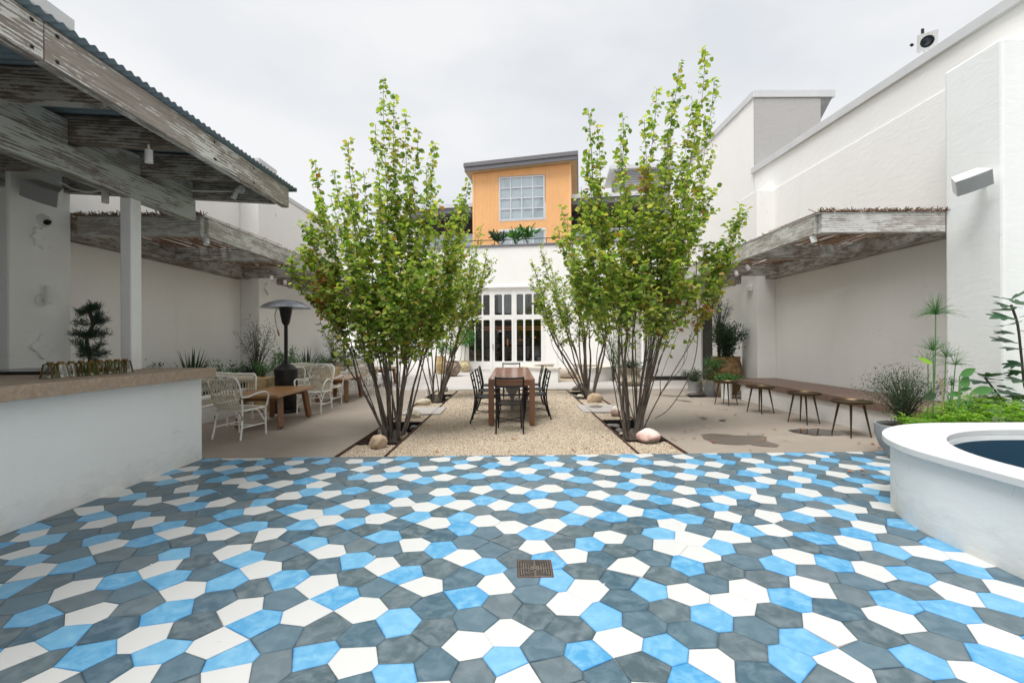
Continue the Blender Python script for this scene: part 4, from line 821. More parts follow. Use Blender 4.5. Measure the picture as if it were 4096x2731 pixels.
for i, (x, y, a, l) in enumerate([(-4.02, 7.74, 3, 'low golden wood table nearest the bar, in front of the patio heater'), (-4.1, 10.86, 2, 'middle low golden wood table, left of the near tree'), (-4.15, 14.4, 1, 'farthest low golden wood table seen through the left tree stems')]):
    if i == 0: t0.location = (x, y, 0); t0.rotation_euler.z = R(a); tag(t0, l, None, G)
    else: dup(t0, (x, y, 0), R(a), l, G)
# ================================================================ PATIO HEATER
ph = thing('patio_heater', 'black mushroom patio heater with a grey metal hood beside the low table', 'heater', (-4.42, 8.9, 0)); N_ = 32
MB().lathe([(.0, .0), (.235, .0), (.24, .03), (.235, .06), (.20, .075)], n=N_).build('base', 'metal_dark', ph, smooth=True)
MB().lathe([(.19, .07), (.205, .09), (.205, .70), (.21, .76), (.21, .80)], n=N_).build('tank_housing', 'metal_dark', ph, smooth=True)
MB().lathe([(.215, .80), (.215, .84), (.12, .93), (.05, .95), (.04, .96)], n=N_).build('collar', 'metal_dark', ph, smooth=True)
MB().lathe([(.034, .95), (.034, 1.72)], n=16).build('pole', 'metal_black', ph, smooth=True)
MB().lathe([(.045, 1.70), (.055, 1.72), (.075, 1.76), (.115, 1.98), (.115, 1.99), (.12, 2.00), (.14, 2.09), (.145, 2.10), (.0, 2.10)], n=N_).build('burner', 'metal_black', ph, smooth=True)
m = MB(); prof = [(.455, 2.035), (.40, 2.085), (.30, 2.14), (.18, 2.175), (.175, 2.18), (.08, 2.195), (.0, 2.198)]; m.lathe(prof, n=40)
q = m.build('hood', 'steel_hood', ph, smooth=True); sd = q.modifiers.new('thick', 'SOLIDIFY'); sd.thickness = .004
m = MB()
for k in range(3): a = R(30+120*k); m.tube([(.43*math.cos(a), .43*math.sin(a), 2.062), (.30*math.cos(a), .30*math.sin(a), 2.145), (.18*math.cos(a), .18*math.sin(a), 2.181)], .005, 5)
m.build('hood_seam', 'steel_hood', ph)
m = MB().tube(smooth_path([(-.13, -.06, 2.05), (-.17, -.08, 1.9), (-.15, -.09, 1.74), (-.11, -.1, 1.60)], 5), .009, 6); m.build('hook_rod', 'steel_hood', ph, smooth=True); MB().tube([(-.11, -.1, 1.61), (-.095, -.1, 1.54), (-.08, -.1, 1.49)], [.012, .018, .014], 8).build('rod_grip', 'wood_lounge', ph, smooth=True)
# ================================================================ BRASS TRAY TABLES
def tray_table():
    t = thing('tray_table', 'x', 'table'); r = .255
    MB().lathe([(0, .466), (r-.03, .466), (r-.012, .472), (r-.002, .488), (r, .502), (r-.008, .503), (r-.02, .484), (r-.04, .479), (0, .479)], n=48).build('tray_top', 'bronze', t, smooth=True)
    for k in range(4): a = R(45+90*k); MB().tube([(.14*math.cos(a), .14*math.sin(a), .466), (.225*math.cos(a), .225*math.sin(a), 0)], [.017, .008], 8).build('leg', 'bronze', t, smooth=True)
    return t
b0 = tray_table(); G = 'round bronze tray tables along the bench'
for i, (x, y, a, l) in enumerate([(4.80, 6.45, 8, 'round bronze tray table nearest the camera, beside the grey bowl planter'), (4.78, 7.47, 25, 'second round bronze tray table from the camera, with a puddle beside it'), (4.66, 8.55, 22, 'third round bronze tray table from the camera along the bench'), (4.52, 9.62, 33, 'farthest round bronze tray table, in front of the potted plants')]):
    if i == 0: b0.location = (x, y, 0); b0.rotation_euler.z = R(a); tag(b0, l, None, G)
    else: dup(b0, (x, y, 0), R(a), l, G)
# ================================================================ CIRCULAR SEATING + FIRE BOWL
cc = (2.0, 16.65)
def arc(r0, r1, a0, a1, z0, z1, n=28):
    V = []; Fc = []
    for k in range(n+1):
        a = R(a0+(a1-a0)*k/n)
        for r, z in ((r0, z0), (r1, z0), (r1, z1), (r0, z1)): V.append((cc[0]+r*math.cos(a), cc[1]+r*math.sin(a), z))
    for k in range(n):
        for j in range(4): Fc.append((4*k+j, 4*k+(j+1) % 4, 4*k+4+(j+1) % 4, 4*k+4+j))
    return MB().raw(V, Fc+[(0, 3, 2, 1), (4*n, 4*n+1, 4*n+2, 4*n+3)])
for a0_, a1_, l in ((107, 253, 'left curved white bench with a pale stone seat around the fire bowl'), (-72, 72, 'right curved white bench with a pale stone seat, behind the far tree')):
    t = thing('curved_bench', l, 'bench', (cc[0], cc[1], 0)); arc(1.28, 1.68, a0_, a1_, 0, .42).build('bench_base', 'stucco_white', t, world=True, smooth=True); arc(1.22, 1.74, a0_-1.2, a1_+1.2, .422, .48).build('bench_seat', 'concrete_beige', t, world=True, smooth=True, bevel=.005)
m = MB(); m.prism([(cc[0]+1.27*math.cos(k*.1963), cc[1]+1.27*math.sin(k*.1963)) for k in range(32)], -.01, .006); tag(m.build('fire_pit_gravel', 'gravel_bed'), kind='structure')
fb = thing('fire_bowl', 'round pale concrete fire bowl filled with white pebbles', 'fire bowl', (2.05, 16.8, .006)); MB().lathe([(.17, 0), (.28, .04), (.37, .13), (.40, .24), (.385, .36), (.36, .40), (.33, .395), (.33, .34), (0, .34)], n=36).build('bowl', 'concrete_beige', fb, smooth=True)
m = MB(); r2 = random.Random(2)
for k in range(170): a = r2.uniform(0, 6.28); r = .33*math.sqrt(r2.random()); s_ = r2.uniform(.018, .035); m.lathe([(0, -s_*.6), (s_*.8, -s_*.2), (s_, .1*s_), (s_*.6, s_*.5), (0, s_*.6)], (r*math.cos(a), r*math.sin(a), .37+r2.uniform(0, .05)*(1-r/.4)), 6)
q = m.build('pebbles', 'pebble_white', fb, smooth=True); q['kind'] = 'stuff'; MB().lathe([(0, 0), (.02, 0), (.02, .01)], (0, 0, 0), 10).build('key_hole', 'metal_black', fb, loc=(-.02, -.402, .22), rot=(R(90), 0, 0))
# ================================================================ LANTERNS ON THE BAR
def lantern():
    t = thing('brass_lantern', 'x', 'lantern'); a, b, h = .043, .028, .118
    A = [(-a, -a, 0), (a, -a, 0), (a, a, 0), (-a, a, 0)]; B = [(-b, -b, h), (b, -b, h), (b, b, h), (-b, b, h)]; m = MB()
    for i in range(4): j = (i+1) % 4; m.bar(A[i], A[j], .007, .007).bar(B[i], B[j], .007, .007).bar(A[i], B[i], .009, .009, (1, 0, 0))
    for i in (0, 2): m.bar(A[i], B[(i+1) % 4], .003, .003, (1, 0, .1))
    m.build('frame', 'brass', t); MB().box(-a, a, -a, a, -.0005, .003).build('base', 'brass', t)
    MB().lathe([(.030, h+.002), (.030, h+.006), (.022, h+.008), (.022, h+.02), (0, h+.021)], n=16).build('cap', 'brass', t, smooth=True)
    m = MB()
    for i in range(4): j = (i+1) % 4; m.raw([tuple(.97*c if q < 2 else c for q, c in enumerate(p)) for p in (A[i], A[j], B[j], B[i])], [(0, 1, 2, 3)])
    m.build('glass_panes', 'glass_lantern', t); MB().lathe([(0, .004), (.019, .004), (.019, .022), (.016, .018), (0, .018)], n=14).build('tealight', 'paint_white', t, smooth=True); return t
l0 = lantern(); G = 'brass lanterns lined up on the bar counter'; ords = ['first', 'second', 'third', 'fourth', 'fifth', 'sixth', 'seventh', 'eighth']
for k in range(9):
    f = k/8; x = -3.90+.04*f; y = 3.84+.70*f; a = R([12, -20, 30, 5, -12, 22, -8, 15, 4][k])
    l = f'{ords[k]} brass and glass lantern from the left on the bar counter' if k < 8 else 'rightmost brass and glass lantern on the bar, at the foot of the white column'
    if k == 0: l0.location = (x, y, 1.0685); l0.rotation_euler.z = a; tag(l0, l, None, G)
    else: dup(l0, (x, y, 1.0685), a, l, G)
# ================================================================ WALL PLATES, SPEAKERS, LAMPS
def plate(kind):
    n = 64; P_ = []
    for k in range(n):
        a = 2*math.pi*k/n
        if kind == 'star': q = (a % (math.pi/4))/(math.pi/4); r = .105+.038*abs(2*q-1)**1.0
        else: r = .085+.05*abs(math.cos(2*a))**.6 + .018*max(0, math.cos(4*a))
        P_.append((r*math.cos(a), r*math.sin(a)))
    return MB().prism(P_, 0, .045)
for kind, oy_, l in (('star', 548, 'white star shaped wall anchor plate under the security camera'), ('quatrefoil', 795, 'white quatrefoil wall anchor plate low on the bar pier')):
    p = OY(100, oy_, 5.65); t = thing('anchor_plate', l, 'wall plate', (-XP, 5.64, p.z)); plate(kind).build('plate', 'stucco_cool', t, loc=(0, 0, 0), rot=(0, R(90), 0), bevel=.003); MB().lathe([(0, 0), (.026, .0), (.026, .012), (.014, .014), (.014, .04), (0, .042)], n=12).build('bolt', 'stucco_cool', t, loc=(.02, 0, 0), rot=(0, R(90), 0), smooth=True)
p = OY(104, 508, 5.68); t = thing('security_camera', 'white dome security camera with a black lens on the bar pier', 'camera', (-XP, 5.66, p.z))
MB().lathe([(.0, 0), (.082, 0), (.082, .025), (.072, .055), (.05, .065)], n=24).build('mount', 'paint_white', t, rot=(0, R(90), 0), smooth=True)
MB().lathe([(0, -.06), (.04, -.05), (.058, -.01), (.058, .012), (.043, .045), (.04, .047)], n=20).build('housing', 'paint_white', t, loc=(.075, -.015, -.01), rot=(R(60), R(50), 0), smooth=True)
MB().lathe([(0, .0), (.041, .0), (.03, .016), (0, .02)], n=18).build('lens', 'plastic_black', t, loc=(.11, -.05, -.032), rot=(R(60), R(50), 0), smooth=True)
p = OY(112, 690, 5.66); t = thing('wall_lamp', 'white cylinder wall lamp on the bar pier between the two anchor plates', 'lamp', (-XP, 5.63, p.z))
MB().lathe([(0, 0), (.075, 0), (.075, .022), (.066, .027), (0, .027)], n=24).build('backplate', 'paint_white', t, rot=(0, R(90), 0), smooth=True); MB().tube([(.02, 0, 0), (.06, 0, .0)], .012, 8).build('arm', 'paint_white', t)
MB().lathe([(0, -.04), (.042, -.04), (.042, .05), (.044, .052), (.044, .18), (.038, .18), (.038, .15), (0, .15)], n=20).build('cylinder', 'paint_white', t, loc=(.105, 0, 0), smooth=True)
def speaker(name_l, loc, sg, yaw):
    t = thing('loudspeaker', name_l, 'speaker', loc, 0)
    h, w_, d = .20, .36, .19
    # cabinet: trapezoid plan, grille on the narrow front, tilted downward
    M_ = Matrix.Rotation(sg*R(-20), 4, 'Y') @ Matrix.Rotation(yaw*.6, 4, 'Z') @ Matrix.Rotation(R(22), 4, 'X'); off = Vector((-sg*.25, -.04, -.05))
    def tf(P_): return [tuple((M_ @ Vector(p)) + off) for p in P_]
    MB().raw(tf([(-w_/2, -d/2, -h/2), (w_/2, -d/2, -h/2), (w_/2*.72, d/2, -h/2), (-w_/2*.72, d/2, -h/2), (-w_/2, -d/2, h/2), (w_/2, -d/2, h/2), (w_/2*.72, d/2, h/2), (-w_/2*.72, d/2, h/2)]), [(0,3,2,1),(4,5,6,7),(0,1,5,4),(1,2,6,5),(2,3,7,6),(3,0,4,7)]).build('cabinet', 'paint_white', t, bevel=.012, seg=3)
    n = 10; V = []; Fc = []
    for i in range(n+1):
        x = -w_/2*.96+w_*.96*i/n; y = -d/2-.004-.016*(1-(2*i/n-1)**2); V += [(x, y, -h/2*.93), (x, y, h/2*.93), (x, -d/2+.01, h/2*.93), (x, -d/2+.01, -h/2*.93)]
    for i in range(n):
        for j in range(4): Fc.append((4*i+j, 4*i+(j+1) % 4, 4*i+4+(j+1) % 4, 4*i+4+j))
    MB().raw(tf(V), Fc+[(0, 3, 2, 1), (4*n, 4*n+1, 4*n+2, 4*n+3)]).build('grille', 'plastic_grey', t, smooth=True)
    MB().box(*sorted((-sg*.10, sg*.0)), -.025, .025, -.03, .02).build('bracket', 'paint_white', t, bevel=.004); MB().tube([(-sg*.12, -.03, -.01), (-sg*.12, .03, -.01)], .045, 16).build('pivot', 'paint_white', t, smooth=True)
    return t
p = OY(66, 437, 5.5); speaker('white loudspeaker under the bar canopy on the left pier', (-XP, 5.48, p.z), -1, R(38))
p = OY(2268, 410, 5.58); speaker('white loudspeaker mounted high on the right pier', (XP, 5.58, p.z), 1, R(-38))
def spot(label, base, d, r=.034, L=.13, arm=None, grp=None):
    t = thing('spot_lamp', label, 'lamp', base, 0, grp); q = Vector(d).to_track_quat('Z', 'X').to_euler()
    MB().lathe([(0, 0), (r, 0), (r, L*.45), (r*1.03, L*.47), (r*1.03, L), (r*.85, L), (r*.85, L*.85), (0, L*.85)], n=18).build('cylinder', 'paint_white', t, rot=q, smooth=True)
    if arm: MB().tube(arm, .011, 6).build('arm', 'paint_white', t, smooth=True)
    return t
G = 'small white spot lamps under the timber roofs'
p = OY(342, 345, 4.25); spot('white spot lamp hanging from the middle rafter of the bar canopy', p, (.0, .0, -1), .032, .12, [(0, 0, 0), (0, 0, .05)], G)
p = OY(242, 435, 5.0); spot('white spot lamp hanging behind the main beam of the bar canopy', p, (0, 0, -1), .032, .15, [(0, 0, 0), (-.02, .05, .12)], G)
p = OY(545, 435, 5.86); t = spot('white angled spot lamp on the last rafter of the bar canopy', p, (-.25, -.25, -1), .032, .13, [(0, 0, 0), (.03, .05, .01)], G); MB().lathe([(0, 0), (.05, 0), (.05, .02), (0, .02)], n=20).build('backplate', 'paint_white', t, loc=(.03, .045, .01), rot=(R(90), 0, 0), smooth=True)
t = thing('conduit', 'white cable conduit running to the angled spot lamp under the bar canopy', 'pipe', (-3.5, 5.88, 3.3)); a, b = OY(432, 438, 5.89), OY(535, 440, 5.89); MB().tube([a, b], .010, 6).build('tube', 'paint_white', t, world=True, smooth=True)
t = thing('conduit', 'white flexible conduit curving above the left loudspeaker', 'pipe', (-5, 5.2, 3.3)); MB().tube(smooth_path([OY(133, 417, 5.2), OY(150, 424, 5.2), OY(165, 433, 5.2), OY(200, 441, 5.1), OY(235, 437, 5.05)], 5), .012, 6).build('tube', 'paint_white', t, world=True, smooth=True)
for ox, oy_, Y, l, d in ((473, 545, 6.25, 'left awning spot lamp at its front corner', (.3, -.3, -1)), (624, 607, 9.9, 'left awning spot lamp behind the patio heater, nearer one', (.2, -.3, -1)), (655, 613, 10.6, 'left awning spot lamp close behind its neighbour', (.2, -.3, -1)), (1865, 540, 6.3, 'right awning spot lamp at its front corner', (.2, -.2, -1)), (1714, 612, 8.8, 'right awning spot lamp halfway along, tilted', (.5, -.3, -1)), (1690, 622, 9.5, 'right awning spot lamp farthest from the camera', (.1, -.3, -1))):
    p = OY(ox, oy_, Y); p.z = 2.80; spot(l, p, d, .036, .10, [(0, 0, 0), (0, 0, .02)], G)
for px, py, l in ((964, 822, 'small white wall spot high on the left wall, left of its pair'), (1085, 838, 'small white wall spot high on the left wall, right of its pair')):
    Y = -XW*1820/ray(px, py)[0]; p = FY(px, py, Y); p.x += .12; spot(l, p, (0, 0, -1), .04, .16, [(0, 0, -.03), (-.12, 0, -.03)], 'wall spots above the left awning')
t = thing('wall_box', 'small white sounder box near the top of the right pilaster', 'box', (XP, 11.1, 2.62)); MB().box(-.09, -.001, -.11, .11, -.07, .07).build('housing', 'paint_white', t, bevel=.02)
p = OY(556, 732, 10.45); t = tag(MB().box(-.035, .035, -.02, 0, -.06, .06).build('switch_box', 'stucco_cool', loc=(p.x, 10.5, p.z), bevel=.005), 'small square switch box on the left wall beside the olive shrub', 'switch')
for i, (px, py, Y) in enumerate([(1075, 1140, 10.46)]):
    p = FY(1072, 1150, 10.6); t = thing('anchor_plate', 'white quatrefoil anchor plate on the left pilaster behind the heater', 'wall plate', (-XP, 10.85, p.z)); plate('q').build('plate', 'stucco_cool', t, rot=(0, R(90), 0), bevel=.003)
# theatre floodlight on the right coping
fl = thing('stage_spotlight', 'white theatre spotlight with a black lens standing on the right wall coping', 'spotlight', (6.40, 6.95, 5.66)); ax = Vector((-.55, -.72, -.42)).normalized(); cpt = Vector((.02, .08, .29)); q = ax.to_track_quat('Z', 'Y').to_euler()
MB().lathe([(0, -.22), (.05, -.22), (.07, -.18), (.075, -.02), (.085, .0), (.085, .12), (.095, .13), (.095, .17), (.084, .17), (.080, .12), (0, .10)], n=24).build('barrel', 'paint_white', fl, loc=cpt, rot=q, smooth=True)
m = MB(); r_o = .12; V = [(-r_o, -r_o), (r_o, -r_o), (r_o, r_o), (-r_o, r_o)]; n = 32; ci = [(.085*math.cos(2*math.pi*k/n+R(225)), .085*math.sin(2*math.pi*k/n+R(225))) for k in range(n)]; sq = []
for k in range(n): f = k/n*4; i = int(f); u = f-i; a, b = V[i], V[(i+1) % 4]; sq.append((a[0]+(b[0]-a[0])*u, a[1]+(b[1]-a[1])*u))
P_ = [(x, y, .17) for x, y in sq]+[(x, y, .17) for x, y in ci]+[(x, y, .18) for x, y in sq]+[(x, y, .18) for x, y in ci]; Fc = []
for k in range(n): j = (k+1) % n; Fc += [(k, n+k, n+j, j), (2*n+k, 2*n+j, 3*n+j, 3*n+k), (k, j, 2*n+j, 2*n+k), (n+k, 3*n+k, 3*n+j, n+j)]
MB().raw(P_, Fc).build('frame_plate', 'paint_white', fl, loc=cpt, rot=q); MB().lathe([(0, .11), (.08, .12), (.06, .135), (0, .145)], n=24).build('lens', 'lens', fl, loc=cpt, rot=q, smooth=True)
m = MB()
for dx, dz in ((.0, .17), (.17, -.02), (-.15, -.02)): m.bar(cpt+Vector((dx, .06, dz)), cpt+Vector((dx*1.25, .06, dz*1.25+.03)), .035, .02)
m.build('shutter_knob', 'plastic_black', fl); m = MB().tube([cpt+Vector((-.09, .03, 0)), (-.12, .03, -.0)], .009, 6).tube([cpt+Vector((.1, .05, 0)), (.05, .07, 0)], .009, 6).tube(smooth_path([cpt+Vector((0, .1, -.05)), (.02, .09, .12), (-.03, .06, 0)], 4), .006, 5); m.build('yoke', 'paint_white', fl)
# ================================================================ DRAIN
a = F(1998+75, 2238); p0 = F(2074, 2238); dg = thing('drain_grate', 'square bronze slotted drain grate set in the blue and white tiles', 'drain', (-0+F(2139, 2272).x, F(2139, 2272).y, 0)); H = .098
m = MB().box(-H, H, -H, H, -.012, .003); m.build('grate', 'metal_drain', dg, bevel=.002)
m = MB()
for k in range(6):
    r0 = .013+k*.0145
    for c, s_ in ((1, 0), (0, 1), (-1, 0), (0, -1)):
        for u0, u1 in ((-r0-.002, -.006), (.006, r0+.002)) if k else ((-.006, .006),):
            P_ = [(x*c-y*s_, x*s_+y*c) for x, y in ((r0, u0), (r0+.0065, u0), (r0+.0065, u1), (r0, u1))]; m.prism(P_, .003, .0038)
m.build('slots', 'plastic_black', dg)['kind'] = 'stuff'
m = MB().box(-H-.008, H+.008, -H-.008, H+.008, -.012, .0015); m.build('rim', 'metal_rust', dg)
# ================================================================ FOLIAGE TOOLS
class Leaves:
    # every leaf: two folded halves round a midrib, 4 triangles
    T = np.array([(0, 0, 0), (.42, .32, .10), (.36, .70, .09), (0, 1, -.06), (-.36, .70, .09), (-.42, .32, .10), (0, .5, 0)])
    def __init__(s): s.p = []; s.d = []; s.n = []; s.l = []; s.w = []; s.a = []
    def add(s, p, d, n, l, w, a=0.): s.p.append(tuple(p)); s.d.append(tuple(d)); s.n.append(tuple(n)); s.l.append(l); s.w.append(w); s.a.append(a)
    def build(s, name, mat, parent=None, world=True, droop=0.):
        P = np.array(s.p); D = np.array(s.d); Nn = np.array(s.n); L = np.array(s.l)[:, None]; W = np.array(s.w)[:, None]
        if world and parent is not None: P = P - np.array(parent.location)
        D = D/np.maximum(np.linalg.norm(D, axis=1, keepdims=True), 1e-6); X = np.cross(D, Nn); X /= np.maximum(np.linalg.norm(X, axis=1, keepdims=True), 1e-6); Z = np.cross(X, D)
        n = len(P); V = np.zeros((n, 7, 3))
        for k, (x, y, z) in enumerate(s.T): V[:, k] = P + X*(x*W) + D*(y*L) + Z*(z*W)
        me = bpy.data.meshes.new(name); me.vertices.add(n*7); me.vertices.foreach_set('co', V.reshape(-1))
        f = np.array([0, 1, 2, 6, 6, 2, 3, 6, 3, 4, 0, 6, 4, 5]); f = (np.arange(n)[:, None]*7+f[None]).reshape(-1)
        st = (np.arange(n)[:, None]*14+np.array([0, 4, 7, 10])[None]).reshape(-1); tot = np.tile([4, 3, 3, 4], n)
        me.loops.add(n*14); me.loops.foreach_set('vertex_index', f.astype(np.int32)); me.polygons.add(n*4); me.polygons.foreach_set('loop_start', st.astype(np.int32)); me.polygons.foreach_set('loop_total', tot.astype(np.int32))
        me.update(calc_edges=True); at = me.attributes.new('aut', 'FLOAT', 'POINT'); at.data.foreach_set('value', np.repeat(np.array(s.a, dtype=float), 7)); me.materials.append(MATS[mat])
        o = bpy.data.objects.new(name, me); C.objects.link(o)
        if parent is not None: o.parent = parent
        o['kind'] = 'stuff'; return o
def rv(r, s=1.): return Vector((r.gauss(0, s), r.gauss(0, s), r.gauss(0, s)))
def tree(label, base, tips, depth, leafmat, seed, crown_z, leaf, step=.062, aut=(), twig=.26, r0=.021, bare=(), main=17):
    r = random.Random(seed); bx, by, bz = base; t = thing('multi_stem_tree', label, 'tree', base, 0, None)
    trunk = MB(); twigs = MB(); Lv = Leaves()
    trunk.lathe([(.13, -.12), (.10, .0), (.07, .10), (.03, .18)], base, 10, 1.1, .8)
    T = [OY(q[0], q[1], by+(q[2] if len(q) > 2 else r.uniform(-depth, depth))) for q in tips]
    order = sorted(range(len(T)), key=lambda i: -(T[i].z-abs(T[i].x-bx)*.35+r.uniform(0, 1.2))); mains = order[:main]; paths = []
    for ti in mains+[i for i in order if i not in mains]:
        tip = T[ti]; ismain = ti in mains
        if ismain:
            sgn = 1 if tip.x > bx else -1; st = Vector((bx+sgn*r.uniform(.02, .13), by+r.uniform(-.08, .08), bz+r.uniform(-.02, .10))); ex = r.uniform(.95, 1.45); n = 16
        else:   # fork from the nearest stem already grown
            best = None; drop = r.uniform(.5, 1.25)
            for pth in paths:
                for k in range(6, len(pth)-4):
                    p = pth[k][0]; dz = tip.z-p.z
                    if dz < .35: continue
                    c = (Vector((p.x, p.y, 0))-Vector((tip.x, tip.y, 0))).length+abs(dz-drop)*.7
                    if best is None or c < best[0]: best = (c, p, pth[k][1])
            if best is None: continue
            st = best[1]; ex = r.uniform(1.1, 1.8); n = 10
        D = tip-st; H = max(D.z, .3); hor = Vector((D.x, D.y, 0)); pts = []; amp = r.uniform(.03, .09) if ismain else .04; ph = r.uniform(0, 6); fr = r.uniform(5, 9); wx = wy = 0.
        for k in range(n+1):
            f = k/n; s_ = 1-(1-f)**ex; wob = amp*math.sin(math.pi*f); wx += r.gauss(0, .014); wy += r.gauss(0, .014); e_ = math.sin(math.pi*f)
            pts.append(st+hor*s_+Vector((wob*math.sin(ph+f*fr)+wx*e_, wob*math.cos(ph*1.7+f*fr)+wy*e_, D.z*f)))
        R0 = r0*r.choice((.5, .6, .7, .85, 1.25))*(1 if ismain and H > 2.2 else .8) if ismain else min(best[2]*.8, r0*.5)
        m_ = 3; rs = [max(.0032, R0*(1-.86*(k/n)**.8)) for k in range(n+1)]; ps = smooth_path(pts, m_); rr_ = [rs[min(n, i//m_)] for i in range(len(ps))]
        trunk.tube(ps, rr_, 7 if R0 > .013 else 5); paths.append(list(zip(ps, rr_)))
        if ismain and r.random() < .8:      # short dead snags low on the stem
            for _ in range(3):
                i = r.randint(8, 26); p = ps[min(i, len(ps)-2)]; trunk.tube([p, p+Vector((r.uniform(-.05, .05), r.uniform(-.04, .04), r.uniform(.02, .06)))], [.005, .003], 4)
        s = 0.
        for i in range(len(ps)-1):
            seg = (ps[i+1]-ps[i]).length
            if ps[i].z < crown_z(ps[i].x) + r.choice((-.4, -.1, 0, .1, .2))+r.uniform(-.1, .1): continue
            s += seg; topf = i/len(ps); st_p = step*(1.0 if ps[i].z > 3.4 else .72)*(1.15 if topf > .75 else 1)
            while s > st_p:
                s -= st_p; Lt = twig*r.uniform(.3, 1.2)*(1.05-topf**3*.78); a = r.uniform(0, 6.28)
                td = Vector((math.cos(a), math.sin(a), r.uniform(.4, 1.5))).normalized(); p = ps[i].lerp(ps[i+1], r.random()); e = p+td*Lt+Vector((0, 0, -.04*Lt))
                if Lt > .1: twigs.tube([p, p.lerp(e, .5)+Vector((0, 0, .02)), e], [.003, .0024, .0012], 3, False)
                nl = max(2, int(Lt/.040))
                for k in range(nl):
                    f = (k+.6)/nl; c = p.lerp(e, f)+Vector((0, 0, .02*math.sin(f*3))); sd = td.cross(Vector((0, 0, 1))).normalized()*(1 if k % 2 else -1)
                    ld = (sd*r.uniform(.5, 1.)+td*r.uniform(.2, .8)+Vector((0, 0, r.uniform(-1.2, .1)))+rv(r, .22)).normalized(); l = leaf*r.uniform(.6, 1.15); au = 0.
                    for (c0, rad, s0) in aut:
                        q = 1-((c-c0).length/rad)
                        if q > 0 and r.random() < q*s0*1.6: au = max(au, min(1, s0*r.uniform(.6, 1.2)))
                    if r.random() < .04: au = max(au, r.uniform(.3, .9))
                    Lv.add(c, ld, Vector((0, 0, 1))+rv(r, .45), l, l*r.uniform(.88, 1.1), au)
    for pts_ in bare: trunk.tube(smooth_path([OY(a, b, by+c) for a, b, c in pts_], 4), r0*.4, 6)
    trunk.build('trunk', 'bark', t, world=True, smooth=True); q = twigs.build('twigs', 'bark_dark', t, world=True); q['kind'] = 'stuff'; Lv.build('foliage', leafmat, t); print(label, 'leaves', len(Lv.p)); return t
def ZC(y, Y): return 1.36-(y-784)*Y/1045
tipsL = [(880,182,-.1),(905,222,.1),(932,262,0),(862,285,.1),(962,300,-.1),(800,325,-.2),(1000,330,.2),(725,375,-.1),(768,392,.2),(835,395,-.4),(905,330,.3),(980,395,-.3),(940,420,.5),(870,430,-.5),(1060,450,.3),(1078,415,.2),(712,500,0),(740,470,-.5),(760,455,.5),(800,450,-.6),(1010,470,-.5),(1035,520,.4),(700,515,.1),(672,582,.1),(700,575,.4),(705,640,-.3),(738,690,.2),(735,738,-.2),(760,600,.6),(790,560,-.7),(850,560,.7),(900,560,-.7),(960,540,.7),(1000,580,-.6),(1065,560,0),(1090,600,.2),(1080,650,-.2),(1070,700,.1),(1035,680,.5),(960,650,-.7),(880,640,-.75),(830,650,.7),(800,720,-.5),(860,720,.6),(925,720,-.65),(990,730,.3),(780,650,-.6),(830,600,-.75), (950,600,-.8), (1015,640,-.5), (890,690,.8), (760,720,-.6), (785,745,.3), (840,700,-.8), (900,700,-.85), (950,710,.4), (1020,730,-.4), (870,745,-.6), (745,665,-.5), (820,690,.2), (975,690,-.2)]
c_ = lambda ox, oy, Y: OY(ox, oy, Y)
YL = 6.75
tree('multi stemmed leafy green tree nearest on the left, with rocks at its foot', (-1.75, YL, -.12), tipsL, .6, 'leaf_tree', 21, lambda x: ZC(778, YL), .082, .030, main=26, r0=.018,
     aut=[(c_(760, 690, 6.7), .45, .8), (c_(905, 340, 6.8), .30, .5), (c_(745, 640, 6.7), .25, .8), (c_(880, 480, 6.8), .45, .25)], bare=[])
tipsL2 = [(1118,575,0),(1128,600,.3),(1105,640,-.3),(1095,690,.2),(1060,530,-.2),(1075,480,.2),(1105,520,.4),(1020,500,.3),(980,520,-.3),(1050,610,-.6),(1010,600,.6),(960,600,.4),(930,620,-.4),(1085,560,-.5),(1040,660,.6),(1000,680,-.6),(1075,730,-.2),(1060,780,.2),(970,700,.5)]
tree('multi stemmed tree farther back on the left, showing past the near one', (-1.83, 11.1, -.1), tipsL2, .6, 'leaf_tree', 31, lambda x: ZC(765, 11.1), .076, .038, twig=.36, r0=.028, main=13)
YR = 6.75
tipsR = [(1620,112,-.1),(1560,147,.1),(1642,180,.2),(1508,205,-.1),(1545,240,.3),(1590,230,0),(1480,275,0),(1350,248,-.1),(1372,290,.1),(1430,262,.1),(1425,330,-.2),(1478,385,-.3),(1540,330,-.4),(1600,320,.4),(1630,360,-.1),(1640,430,-.2),(1580,400,-.6),(1500,400,.6),(1430,400,-.6),(1370,390,.5),(1350,350,-.2),(1335,430,.1),(1700,478,0),(1712,490,.2),(1655,560,.3),(1690,590,-.1),(1290,480,.2),(1285,530,-.1),(1330,520,-.6),(1400,500,.7),(1480,480,-.7),(1560,480,.7),(1620,500,-.6),(1610,610,-.5),(1650,640,-.3),(1560,600,-.75),(1480,600,-.8),(1400,590,-.7),(1320,590,-.4),(1350,640,.4),(1430,660,-.7),(1510,680,-.75),(1580,700,-.4),(1460,560,.8),(1540,560,.7),(1600,555,.5),(1380,660,-.6), (1590,745,-.2), (1555,770,-.2), (1625,700,-.3), (1410,720,-.6), (1470,715,-.8), (1540,725,-.6), (1350,700,-.3), (1440,740,.3), (1500,640,.3), (1330,600,.3)]
